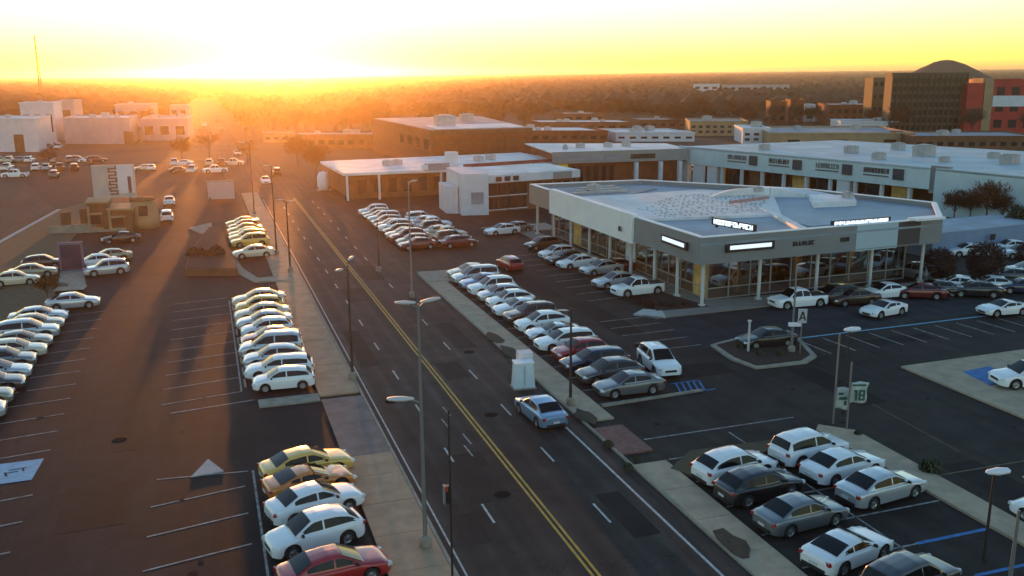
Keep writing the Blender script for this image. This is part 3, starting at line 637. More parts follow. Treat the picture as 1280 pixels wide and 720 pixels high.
# --- town blocks further off: (name, x0,x1,ybase,ytop, depth, wall, roof, label, windows)
W_, Gy, Bk, Tn, Br, Rd = M_wwall, M_groof, M_brick, M_tan, M_brown, M_red
M_mauve = mat('mauve_grey_wall', (.48, .42, .42), .8, noise=.1, scale=.3)
TOWN = [
 ('warehouse', -14, 50, 190, 150, 20, W_, M_wroof, 'white warehouse with brown door at the left edge of the photo', dict(door=(.62, 3, 5), units=1)),
 ('warehouse', 30, 72, 178, 130, 14, W_, M_wroof, 'tallest white warehouse block at the far left, behind the one with the brown door', dict(units=1, win=(3, 1))),
 ('office_block', 74, 96, 165, 127, 18, M_mauve, M_groof, 'small pale block with one large brown window beside the tall white warehouse', dict(win=(1, 1), wm=M_brown)),
 ('warehouse', 82, 164, 180, 149, 24, M_mauve, M_wroof, 'wide mauve warehouse between the white warehouses and the far street', dict(door=(.97, 3, 4), units=3)),
 ('warehouse', 146, 192, 158, 132, 25, M_mauve, M_groof, 'flat roofed building standing behind the wide mauve warehouse', dict(win=(3, 1), units=1)),
 ('warehouse', 178, 236, 176, 150, 30, M_mauve, M_groof, 'mauve warehouse nearest to the far street on its left side', dict(win=(3, 1), units=2)),
 ('warehouse', 214, 236, 158, 133, 18, M_mauve, M_groof, 'small tall block behind the mauve warehouse by the far street', dict(win=(2, 2))),
 ('shop_building', 372, 482, 186, 170, 16, Br, M_groof, 'long low shop left of the brick block under the sun', dict(win=(9, 1), units=3)),
 ('shop_building', 330, 372, 178, 168, 12, Tn, M_groof, 'small low shop beside the road in the sun glare', dict(win=(4, 1))),
 ('house', 590, 620, 141, 128, 14, Br, M_wroof, 'small far building with a white roof above the brick block', dict(win=(3, 1))),
 ('shop_building', 664, 760, 178, 165, 26, Bk, M_wroof, 'brick shop with white roof just right of the brick block', dict(win=(8, 1), units=3)),
 ('shop_building', 675, 800, 163, 154, 22, Br, M_wroof, 'wide low shop behind the brick shop right of the brick block', dict(win=(9, 1), units=4)),
 ('shop_building', 705, 756, 152, 143, 18, Br, M_wroof, 'small white roofed shop furthest back in the middle of the town', dict(win=(4, 1), units=1)),
 ('shop_building', 770, 868, 177, 168, 20, W_, M_wroof, 'white low shop directly behind the pale blue workshop roof', dict(win=(7, 1), units=4)),
 ('shop_building', 800, 858, 161, 151, 22, Br, M_groof, 'brown shop with grey roof left of the beige terrace', dict(win=(5, 1), units=1)),
 ('shop_building', 862, 934, 170, 153, 20, Tn, M_groof, 'beige two storey terrace behind the left end of the workshop', dict(win=(8, 2), units=2)),
 ('shop_building', 928, 962, 180, 162, 18, W_, M_wroof, 'narrow white shop left of the long orange tan building', dict(win=(3, 2), units=1)),
 ('apartment_building', 866, 898, 125, 106, 18, W_, M_wroof, 'white apartment block among bare trees on the ridge, left one of two', dict(win=(3, 3))),
 ('apartment_building', 902, 986, 125, 107, 20, M_mauve, M_wroof, 'wide grey apartment block with white parapet among bare trees on the ridge', dict(win=(9, 3))),
 ('house', 962, 982, 155, 128, 14, Bk, M_wroof, 'narrow brick house, left one of the pair below the ridge apartments', dict(win=(2, 2))),
 ('house', 987, 1004, 154, 126, 14, Bk, M_groof, 'narrow brick house, right one of the pair below the ridge apartments', dict(win=(2, 2))),
 ('house', 1005, 1018, 152, 132, 12, W_, M_groof, 'narrow pale house right of the pair of brick houses', dict(win=(1, 2))),
 ('apartment_building', 1034, 1108, 156, 132, 22, Bk, M_wroof, 'brick apartment building with white roof left of the office tower', dict(win=(8, 2), units=3)),
 ('shop_building', 962, 1142, 184, 168, 34, Tn, M_groof, 'long orange tan shop with flat roof behind the workshop', dict(win=(3, 1), units=2, hh=.3, ww=.25)),
 ('shop_building', 1050, 1124, 166, 153, 16, W_, M_broof, 'shop with a pale blue roof between the tan shop and the brick apartments', dict(win=(8, 1), units=4)),
 ('shop_building', 1142, 1300, 188, 172, 22, Br, M_groof, 'dark brown low building in front of the office tower', dict(win=(12, 1), units=2)),
 ('shop_building', 1236, 1310, 167, 101, 26, Rd, M_groof, 'red building with a white band at the right edge of the photo', dict(win=(4, 3))),
]
FOOT = []
for nm, x0, x1, yb, yt, dep, wl, rf, lab, kw in TOWN:
    r_, h, P, nn = block(nm, x0, x1, yb, yt, dep, wl, rf, lab, **kw)
    FOOT.append((r_.location.x + nn.x * dep / 2, r_.location.y + nn.y * dep / 2, max(dep, (P[1] - P[0]).length) / 2 + 2))
    if nm == 'shop_building' and yt == 101:
        d = (P[1] - P[0]).normalized(); c = (P[0] + P[1]) / 2 - nn * .2
        MB().box((c.x, c.y, h * .62), ((P[1] - P[0]).length, .4, 3.6), rz=math.atan2(d.y, d.x)).obj('white_band', W_, r_)
# office tower
A, B = G(1110, 166), G(1203, 166); d = (B - A); L = d.length; d.normalize(); nn = Vector((-d.y, d.x, 0)); mid = (A + B) / 2
hT = ztop(mid, 94); OT = empty('office_tower', mid); tag(OT, 'olive brown office tower with a grid of dark windows and upright fins', 'tower')
P = [A - mid, B - mid, B - mid + nn * 9, A - mid + nn * 9]; MB().prism(P, 0, hT).obj('wall', mat('olive_concrete', (.11, .085, .05), .85, noise=.1, scale=.3), OT)
MB().prism([p * 1.02 for p in P], hT + .003, hT + .9).obj('roof', mat('olive_concrete', (.11, .085, .05)), OT)
for j in range(7):
    for i in range(14):
        c = A - mid + d * (L * (i + .5) / 14) - nn * .06; MB().box((0, 0, 0), (L / 14 * .6, .14, hT / 7 * .62)).obj('window', M_win, OT, (c.x, c.y, hT * (j + .5) / 7.3 + .3), math.atan2(d.y, d.x))
fm = MB()
for i in range(15):
    c = A - mid + d * (L * i / 14) - nn * .3; fm.box((c.x, c.y, hT / 2), (.35, .6, hT), rz=math.atan2(d.y, d.x))
fm.obj('fins', mat('olive_concrete', (.11, .085, .05)), OT)
for x0, x1, yt, m_, nm_ in ((1204, 1224, 104, M_red, 'red_stair_tower'), (1225, 1236, 98, M_tan, 'tan_stair_tower')):
    a, b = G(x0, 167), G(x1, 167); MB().prism([a - mid, b - mid, b - mid + nn * 12, a - mid + nn * 12], 0, ztop(a, yt)).obj(nm_, m_, OT)
a, b = G(1087, 160), G(1109, 160); hh_ = ztop(a, 97); MB().prism([a - mid, b - mid, b - mid + nn * 12, a - mid + nn * 12], 0, hh_).obj('side_wing', mat('ochre_concrete', (.17, .12, .055), .9, noise=.1), OT)
for j in range(4):
    for i in range(3):
        c = a - mid + (b - a) * ((i + .5) / 3) - nn * .06; MB().box((0, 0, 0), (1.1, .14, 1.3)).obj('window', M_win, OT, (c.x, c.y, hh_ * (j + .5) / 4), math.atan2(d.y, d.x))
FOOT.append((mid.x + nn.x * 9, mid.y + nn.y * 9, 20))

# hill behind the tower
mb = MB(); hc = _h * 0; ang = YAW + math.atan((1170 - 640) / FPX); hd = 820
hx, hy = hd * math.sin(ang), hd * math.cos(ang); hv = []; nr = 16; ns = 40; rH = random.Random(3)
for j in range(nr + 1):
    for i in range(ns):
        t = 2 * math.pi * i / ns; rr = 75 * j / nr; z = 29 * (math.exp(-(rr / 25) ** 2) * .42 + .58 * math.exp(-(rr / 52) ** 3.2)) * (1 + rH.uniform(-.02, .02)) - (1.5 if j == nr else 0)
        hv.append((hx + rr * math.cos(t), hy + rr * math.sin(t), z))
mb.add(hv, [(j * ns + i, (j + 1) * ns + i, (j + 1) * ns + (i + 1) % ns, j * ns + (i + 1) % ns) for j in range(nr) for i in range(ns)], 0, True)
struct('hill', mb, mat('hill_earth', (.11, .075, .05), .95, noise=.3, scale=.05, bump=.4))

# lattice mast far left
az = YAW + math.atan((66 - 640) / FPX); md = 1150; MX, MY = md * math.sin(az), md * math.cos(az); hM = ztop((MX, MY), 44)
mb = MB(); wd = lambda z: 1.5 * (1 - z / hM) + .35
for i in range(3):
    t = i * 2.094; mb.tube((wd(0) * math.cos(t), wd(0) * math.sin(t), 0), (wd(hM) * math.cos(t), wd(hM) * math.sin(t), hM), .55, .35, n=5)
k = 0.0
while k < hM - 4:
    for i in range(3):
        t, t2 = i * 2.094, (i + 1) * 2.094; mb.tube((wd(k) * math.cos(t), wd(k) * math.sin(t), k), (wd(k + 4) * math.cos(t2), wd(k + 4) * math.sin(t2), k + 4), .22, n=4)
    k += 4
mt = empty('radio_mast', (MX, MY, 0)); tag(mt, 'tall thin lattice radio mast on the horizon at the left', 'mast'); mb.obj('lattice', M_dark, mt)
MB().lathe([(0, -1), (1.1, -.8), (1.1, .8), (0, 1)], 10).obj('antenna_drum', M_gal, mt, (0, 0, hM - 1)); MB().lathe([(0, -.8), (.8, -.6), (.8, .6), (0, .8)], 8).obj('antenna_drum', M_gal, mt, (.8, 0, hM * .72))

# ------------------------------------------------------------------ street furniture
def lamp(base, top_z, m, heads, label, group=None, name='street_lamp', tilt=(0, 0)):
    r = empty(name, (base[0], base[1], .0)); tag(r, label, 'lamp post', group)
    MB().tube((0, 0, 0), (tilt[0], tilt[1], top_z), .11, .055, n=10).obj('pole', m, r)
    MB().lathe([(0, 0), (.28, 0), (.28, .5), (.2, .62), (0, .64)], 12).obj('base', M_concd, r)
    for az, ln, z, s in heads:
        dx, dy = math.cos(az), math.sin(az); k = z / top_z
        MB().tube((tilt[0] * k, tilt[1] * k, z - .25), (tilt[0] * k + dx * ln * .6, tilt[1] * k + dy * ln * .6, z), .045, .04, n=6).obj('arm', m, r)
        h = MB().lathe([(0, -1), (.55, -.85), (1, -.2), (1, .3), (.6, .9), (0, 1)], 12).obj('lamp_head', M_lamphead, r)
        h.scale = (s * .20, s * .36, s * 1.15)
        h.rotation_euler = (0, R(84), az); h.location = (tilt[0] * k + dx * ln, tilt[1] * k + dy * ln, z + .05)
    return r
def top_of(b, py): return ztop(b, py)
b = G(532, 685); lamp(b, top_of(b, 380), M_gal, [(R(5), .55, top_of(b, 378), .42), (R(185), .55, top_of(b, 378), .42), (R(180), .9, top_of(b, 497), .55)], 'tallest silver double headed lamp post on the left pavement nearest the camera')
b = G(441, 475); lamp(b, top_of(b, 332), M_pole, [(R(60), .7, top_of(b, 326), .4), (R(235), 1.2, top_of(b, 334), .45)], 'brown lamp post with tilted heads on the left pavement beside white cars')
b = G(363, 340); lamp(b, top_of(b, 252), M_pole, [(R(180), .6, top_of(b, 250), .35), (R(0), .5, top_of(b, 252), .35)], 'brown lamp post on the left pavement just past the row of white cars')
b = G(346, 318); lamp(b, top_of(b, 208), M_pole, [(R(190), .5, top_of(b, 207), .35)], 'brown lamp post standing by the glare painted cars left of the road')
b = G(318, 268); lamp(b, top_of(b, 178), M_pole, [(R(180), 1.0, top_of(b, 178), .4)], 'slim lamp post furthest along the left pavement in the sun glare')
b = G(713, 508); lamp(b, top_of(b, 386), M_pole, [(R(180), .5, top_of(b, 388), .3)], 'dark bronze lamp post on the right pavement behind the blue car')
b = G(989, 442); lamp(b, top_of(b, 330), M_gal, [(R(0), .4, top_of(b, 331), .3)], 'silver lamp post at the right end of the planted entrance island')
b = G(515, 372); lamp(b, top_of(b, 226), M_gal, [(R(0), .5, top_of(b, 227), .35)], 'pale lamp post at the tip of the verge before the dark row of cars')
b = G(474, 340); lamp(b, top_of(b, 274), M_pole, [(R(180), .6, top_of(b, 274), .35)], 'thin lamp post left of the packed cluster of cars')
b = G(1035, 236); 
b = G(1258, 760); lamp(b, top_of(b, 638), M_gal, [(R(0), .7, top_of(b, 590), .0001 + .45)], 'short pale lamp post at the bottom right corner beyond the silver cars')
def hood_light(px, py, z, label):
    p = G(px, py, z); r = empty('floodlight', (p.x, p.y, 0)); tag(r, label, 'lamp post')
    MB().tube((0, 0, 0), (0, 0, z), .07, .05, n=8).obj('pole', M_pole, r)
    h = MB().lathe([(0, -1), (.6, -.8), (1, 0), (.7, .8), (0, 1)], 12).obj('lamp_head', M_signw, r); h.scale = (.16, .25, .55); h.rotation_euler = (0, R(85), R(-20)); h.location = (.2, 0, z)
hood_light(1062, 412, 5.5, 'dark post with a white hooded floodlight beside the empty angled stalls')
hood_light(1243, 590, 4.2, 'dark post with a white hooded floodlight over the yellow line')
b = G(566, 745); tp = ztop(b, 512); r = empty('signal_post', (b.x, b.y, 0)); tag(r, 'thin grey post with small red and black signal near the road', 'signal post')
MB().tube((0, 0, 0), (0, 0, tp), .05, .04).obj('pole', M_pole, r); zs = ztop(b, 617)
MB().box((-.16, 0, zs), (.2, .2, .75)).obj('signal_box', M_signb, r); MB().box((-.2, -.06, zs + .26), (.16, .12, .2)).obj('red_lamp', mat('red_lens', (.45, .05, .03), .3), r)
MB().box((-.26, -.02, zs), (.05, .26, .8)).obj('visor', M_gal, r)

# banner poles
def banner(px, py, pt, by0, by1, wid, seed, label, sgn=1):
    b = G(px, py); h = ztop(b, pt); r = empty('banner_pole', (b.x, b.y, .12)); tag(r, label, 'banner pole', 'banner poles on the divider pavement')
    MB().tube((0, 0, 0), (0, 0, h), .06, .05, n=8).obj('pole', M_gal, r)
    z1, z0 = ztop(b, by0), ztop(b, by1)
    nx, nz = 8, 8; mb = MB(); V = []
    for j in range(nz + 1):
        for i in range(nx + 1): V.append((.07 + wid * i / nx + .05 * math.sin(j * .9) * i / nx, .10 * math.sin(i * .9 + j * .5), z0 + (z1 - z0) * j / nz - .12 * (i / nx) ** 2 * (seed % 2)))
    mb.add(V, [(j * (nx + 1) + i, j * (nx + 1) + i + 1, (j + 1) * (nx + 1) + i + 1, (j + 1) * (nx + 1) + i) for j in range(nz) for i in range(nx)], 0, True)
    o = mb.obj('banner', mat('pale_green_banner', (.50, .56, .54), .7, noise=.1), r, rz=-YAW); o.modifiers.new('s', 'SOLIDIFY').thickness = .015
    return r, o, z0, z1
MT = mat('dark_green_print', (.04, .10, .07), .6)
r, o, z0, z1 = banner(1041, 532, 420, 486, 513, .8, 1, 'left one of two pale poles with a crumpled banner showing a dark emblem')
MB().box((.45, -.14, (z0 + z1) / 2), (.5, .03, .16), taper=.9).box((.6, -.14, (z0 + z1) / 2 - .3), (.16, .03, .3)).box((.3, -.14, (z0 + z1) / 2 + .3), (.3, .03, .14)).obj('print', MT, r, rz=-YAW)
r, o, z0, z1 = banner(1058, 539, 455, 480, 506, .98, 2, 'right one of two pale poles with a taut banner printed with the number 18')
pm = MB(); zc = z0 + (z1 - z0) * .40; hh = (z1 - z0) * .5
pm.box((.35, -.15, zc), (.14, .03, hh)); pm.box((.28, -.15, zc + hh * .4), (.12, .028, .1))
for dx in (.56, .82): pm.box((dx, -.15, zc), (.11, .03, hh))
for k in (-1, 0, 1): pm.box((.69, -.151, zc + k * (hh / 2 - .05)), (.22, .03, .1))
pm.box((.5, -.15, z1 - .15), (.8, .03, .1)); pm.obj('print', MT, r, rz=-YAW)

b = G(935, 442); r = empty('sign_post', (b.x, b.y, .15)); tag(r, 'short white post on the entrance island beside the dark parked car', 'post'); MB().tube((0, 0, 0), (0, 0, 2.4), .09, .08).obj('post', M_col, r); MB().box((0, 0, 2.45), (.24, .24, .1)).obj('cap', M_col, r)
b = G(989, 444); r = empty('notice_board', (b.x + .5, b.y - .35, .15)); tag(r, 'white notice board with a dark letter A fixed by the silver lamp post', 'sign')
MB().tube((0, 0, 0), (0, 0, 2.6), .05).obj('post', M_gal, r); MB().box((0, -.07, 3.0), (.66, .06, 1.1)).obj('board', mat('board_white', (.5, .52, .54), .5), r, rz=-YAW)
am = MB()
for s in (-1, 1): am.add([(s * .22 - .06, -.11, 2.65), (s * .22 + .06, -.11, 2.65), (.06, -.11, 3.35), (-.06, -.11, 3.35)], [(0, 1, 2, 3)])
am.box((0, -.112, 2.85), (.26, .01, .1)); am.obj('letter', M_signb, r, rz=-YAW)
MB().box((-.5, .1, 2.3), (.9, .3, .25)).obj('lower_panel', M_signw, r, rz=-YAW)

# white cabinet by the kerb
b = G(654, 484); r = empty('utility_cabinet', (b.x, b.y, .0)); tag(r, 'pale blue white tapered cabinet standing at the kerb ahead of the blue car', 'cabinet')
MB().box((0, 0, .95), (1.45, 1.0, 1.7), taper=.86).obj('cabinet_body', mat('cabinet_white', (.62, .72, .78), .5, noise=.06), r, rz=-YAW * .3)
MB().box((0, 0, 1.84), (1.36, .95, .09)).obj('lid', M_signw, r, rz=-YAW * .3)
MB().box((.42, 1.3, 1.1), (1.1, 1.0, 2.1), taper=.9).obj('rear_cabinet', M_wwall, r, rz=-YAW * .3)
MB().box((0, 0, .05), (1.6, 1.2, .1)).obj('plinth', M_concd, r, rz=-YAW * .3); MB().box((0, -.51, 1.0), (.03, .03, 1.4)).obj('door_seam', M_gfas, r, rz=-YAW * .3)

# pylon sign in the left lot, back side to the camera
b = G(91, 339); r = empty('pylon_sign', (b.x, b.y, .1)); tag(r, 'dark blue monument sign slab with pale edge between the parked cars on the left', 'sign')
hS = ztop(b, 304); MB().box((0, 0, hS / 2), (2.5, .45, hS)).obj('frame', mat('slate_frame', (.11, .12, .20), .6), r, rz=-.1)
MB().box((.05, -.235, hS * .49), (2.1, .04, hS * .86)).obj('panel', mat('dark_blue_panel', (.02, .02, .06), .5), r, rz=-.1)
b = G(90, 376); r = empty('dumpster', (b.x, b.y, .0)); tag(r, 'low dark brown bin enclosure with pale rim below the monument sign', 'bin')
MB().box((0, 0, .6), (2.5, 1.4, 1.2)).obj('body', M_mulch, r, rz=-.1); MB().box((0, 0, 1.24), (2.7, 1.6, .08)).obj('lid', M_concd, r, rz=-.1)

# billboard and low structures
b = G(146, 262); r = empty('billboard', (b.x, b.y, 0)); tag(r, 'off white billboard with dark vertical lettering above the low brown building', 'billboard')
h0, h1 = ztop(b, 247), ztop(b, 206); wdt = (G(170, 262) - G(122, 262)).length
MB().box((0, 0, (h0 + h1) / 2), (wdt, .5, h1 - h0)).obj('panel', mat('weathered_cream', (.50, .46, .42), .8, noise=.12, scale=.4), r, rz=-.02)
MB().box((wdt * .28, -.29, (h0 + h1) / 2 + .3), (wdt * .38, .06, (h1 - h0) * .86)).obj('pale_field', M_wwall, r, rz=-.02)
lm = MB(); rL = random.Random(2)
for k in range(9):
    z = h0 + .6 + (h1 - h0 - 1.2) * k / 8; lm.box((-.1 + rL.uniform(-.1, .1), -.3, z), (1.3, .08, .2)); lm.box((-.6 if k % 2 else .45, -.305, z + .22), (.22, .08, .4))
lm.box((wdt * .37, -.34, (h0 + h1) / 2 - .6), (.5, .06, (h1 - h0) * .5)); lm.obj('lettering', mat('dark_red_letters', (.10, .05, .05), .6), r, rz=-.02)
for s in (-1, 1): MB().tube((s * wdt * .35, .4, 0), (s * wdt * .35, .4, h0 + 1), .22).obj('post', M_dark, r)
b = G(138, 288); r = empty('low_kiosk', (b.x, b.y, 0)); tag(r, 'low brown kiosk building with framed openings under the billboard', 'kiosk')
for i, (x0, x1, yt) in enumerate(((112, 138, 250), (138, 168, 256))):
    a, c = G(x0, 288) - b, G(x1, 288) - b; h = ztop(b, yt + 4)
    MB().prism([a, c, c + Vector((0, 5 + i, 0)), a + Vector((0, 5 + i, 0))], 0, h - .3 * i).obj('wall', M_brown, r)
    MB().prism([a + Vector((-.2, -.3, 0)), c + Vector((.05, -.3, 0)), c + Vector((.05, 5 + i, 0)), a + Vector((-.2, 5 + i, 0))], h - .3 * i + .003, h - .3 * i + .25).obj('roof', M_tan, r)
    L_ = (c - a).length; m_ = (a + c) / 2
    fm = MB().box((m_.x - L_ / 2 + .25, m_.y - .12, h * .45), (.3, .2, h * .9)).box((m_.x + L_ / 2 - .25, m_.y - .12, h * .45), (.3, .2, h * .9)).box((m_.x, m_.y - .12, h * .62), (L_ - .85, .18, .3)).box((m_.x, m_.y - .12, .3), (L_ - .85, .18, .25))
    fm.obj('window_frame', M_tan, r); MB().box((m_.x, m_.y - .05, h * .42), (L_ - 1, .08, h * .35)).obj('window', M_win, r)
r = empty('round_kiosk', G(182, 284)); tag(r, 'tan rounded hut at the right end of the low kiosk', 'hut')
MB().lathe([(0, 0), (1.9, 0), (2.0, 1.2), (1.75, 3.2), (1.5, 3.9), (0, 4.0)], 18).obj('wall', M_tan, r); MB().box((0, -1.75, 2.6), (1.2, .5, 1.4)).obj('window', M_win, r); MB().lathe([(0, 0), (1.7, 0), (1.5, .3), (0, .45)], 18).obj('roof', M_brown, r, (0, 0, 3.95))
r = empty('yard_wall', G(92, 290)); tag(r, 'low tan garden wall with hedge left of the low kiosk', 'wall'); MB().box((0, 0, .5), (6, .4, 1.0)).obj('wall', M_concd, r, rz=.2)
MB().box((-1.0, 1.8, 1.3), (1.2, 1.0, 2.6)).obj('pillar', M_brown, r); MB().box((1.6, 1.5, 1.5), (1.4, 1.0, 3.0)).obj('pillar', M_brown, r)
struct('kiosk_kerb', MB().prism([G(64, 289), G(118, 288), G(124, 285), G(198, 280), G(192, 284), G(150, 289), G(64, 293)], 0, .2), M_concd)
b = G(405, 238); r = empty('white_tank', (b.x, b.y, 0)); tag(r, 'rounded off white tank on the pavement left of the low white roofed building', 'tank')
MB().lathe([(0, 0), (.9, .1), (1.15, .9), (1.15, 2.6), (.8, 3.4), (0, 3.6)], 16).obj('tank_shell', M_signw, r); MB().box((0, 0, .08), (2.6, 2.2, .16)).obj('base', M_concd, r)
b = G(277, 250); r = empty('roadside_sign', (b.x, b.y, 0)); tag(r, 'wide mauve sign board on two posts in the left lot', 'sign'); MB().box((0, 0, 1.7), (4.4, .2, 3.0)).obj('board', M_mauve, r, rz=-.1)
MB().box((0, 0, 3.3), (4.7, .3, .25)).obj('cap', M_concd, r, rz=-.1)
for s in (-1, 1): MB().box((s * 1.9, .16, .3), (.2, .2, .6)).obj('post', M_dark, r)
# ------------------------------------------------------------------ cars
def interp(P, x):
    if x <= P[0][0]: return P[0][1]
    for (a, b), (c, d) in zip(P, P[1:]):
        if x <= c: t = (x - a) / (c - a); return b + (d - b) * t
    return P[-1][1]
def paint(name, c, metal=.25, rough=.3):
    return mat('paint_' + name, c, rough, metal=metal, coat=1.0)
PAINT = dict(white=paint('white', (.88, .89, .90), 0), silver=paint('silver', (.58, .60, .62), .5), grey=paint('grey', (.20, .21, .22), .5), black=paint('black', (.018, .018, .02), .1),
    red=paint('red', (.36, .018, .02), .1), maroon=paint('maroon', (.14, .02, .02), .2), blue=paint('blue', (.26, .37, .54), .4), navy=paint('navy', (.02, .03, .07), .3), yellow=paint('yellow', (.80, .50, .09), .1),
    orange=paint('orange', (.66, .22, .03), .2), brown=paint('brown', (.09, .055, .035), .4), cream=paint('cream', (.72, .62, .46), .1), beige=paint('beige', (.38, .33, .26), .4), charcoal=paint('charcoal', (.07, .07, .075), .4), green=paint('green', (.34, .31, .20), .3))
M_cglass = mat('car_glass', (.008, .010, .012), .08, spec=.28)
M_tyre = mat('tyre', (.02, .02, .02), .85); M_rim = mat('alloy', (.45, .46, .47), .35, metal=.8); M_trim = mat('black_trim', (.015, .015, .016), .6)
M_hl = mat('headlight_glass', (.6, .63, .66), .08, coat=1); M_tl = mat('tail_light', (.32, .01, .01), .15, coat=1); M_plate = mat('plate', (.6, .6, .58), .5)
# kind: L, W, top profile (rear -> front), cabin profile, wheel centres, wheel radius, side window x-limits, B pillar
SPEC = {
 'sedan': dict(L=4.75, W=1.84, top=[(-2.37, .80), (-2.3, .93), (-1.75, 1.0), (-1.2, 1.0), (0, .96), (.9, .97), (1.2, .93), (2.0, .80), (2.28, .68), (2.37, .58)], cab=[(-1.85, .98), (-1.05, 1.38), (-.3, 1.46), (.2, 1.44), (1.15, .95)], ax=(-1.38, 1.42), r=.33, b=-.12),
 'suv': dict(L=4.65, W=1.90, top=[(-2.32, .85), (-2.28, 1.02), (-1.7, 1.08), (0, 1.05), (.85, 1.06), (1.1, 1.04), (2.0, .92), (2.25, .80), (2.32, .66)], cab=[(-2.2, 1.05), (-1.95, 1.55), (-1.4, 1.68), (-.3, 1.72), (.25, 1.67), (1.15, 1.04)], ax=(-1.36, 1.36), r=.37, b=-.25),
 'hatchback': dict(L=4.25, W=1.80, top=[(-2.12, .75), (-2.08, .95), (-1.5, 1.0), (0, .98), (.9, .99), (1.05, .96), (1.8, .83), (2.05, .70), (2.12, .58)], cab=[(-2.0, .98), (-1.6, 1.36), (-1.0, 1.48), (-.1, 1.52), (.3, 1.48), (1.15, .97)], ax=(-1.25, 1.28), r=.32, b=-.2),
 'wagon': dict(L=4.8, W=1.86, top=[(-2.4, .80), (-2.34, .96), (-1.7, 1.0), (0, .97), (.95, .98), (1.2, .94), (2.0, .82), (2.3, .70), (2.4, .58)], cab=[(-2.25, .98), (-1.95, 1.40), (-1.2, 1.50), (0, 1.51), (.35, 1.46), (1.25, .95)], ax=(-1.42, 1.44), r=.34, b=-.2),
 'crossover': dict(L=4.5, W=1.87, top=[(-2.25, .80), (-2.2, 1.0), (-1.6, 1.06), (0, 1.02), (.85, 1.04), (1.1, 1.0), (1.9, .86), (2.18, .74), (2.25, .60)], cab=[(-2.05, 1.03), (-1.5, 1.42), (-.9, 1.57), (-.1, 1.60), (.3, 1.56), (1.18, 1.01)], ax=(-1.3, 1.34), r=.36, b=-.2),
 'coupe': dict(L=4.5, W=1.88, top=[(-2.25, .74), (-2.18, .90), (-1.7, .95), (-.9, .92), (0, .88), (.7, .90), (1.0, .88), (1.9, .76), (2.15, .62), (2.25, .50)], cab=[(-1.75, .93), (-.95, 1.20), (-.35, 1.28), (.05, 1.27), (.95, .88)], ax=(-1.30, 1.38), r=.35, b=-.62),
 'minivan': dict(L=4.9, W=1.95, top=[(-2.45, .85), (-2.42, 1.0), (-1.8, 1.04), (0, 1.02), (1.1, 1.04), (1.3, 1.02), (2.1, .88), (2.38, .74), (2.45, .62)], cab=[(-2.38, 1.0), (-2.2, 1.6), (-1.7, 1.74), (-.1, 1.78), (.4, 1.74), (1.5, 1.0)], ax=(-1.5, 1.5), r=.35, b=-.3),
 'pickup': dict(L=5.3, W=1.95, top=[(-2.65, .98), (-2.62, 1.06), (-.75, 1.08), (0, 1.08), (1.1, 1.10), (1.3, 1.08), (2.3, 1.0), (2.58, .88), (2.65, .7)], cab=[(-.85, 1.06), (-.65, 1.62), (-.35, 1.76), (.3, 1.78), (.6, 1.74), (1.4, 1.08)], ax=(-1.7, 1.65), r=.40, b=.05),
}
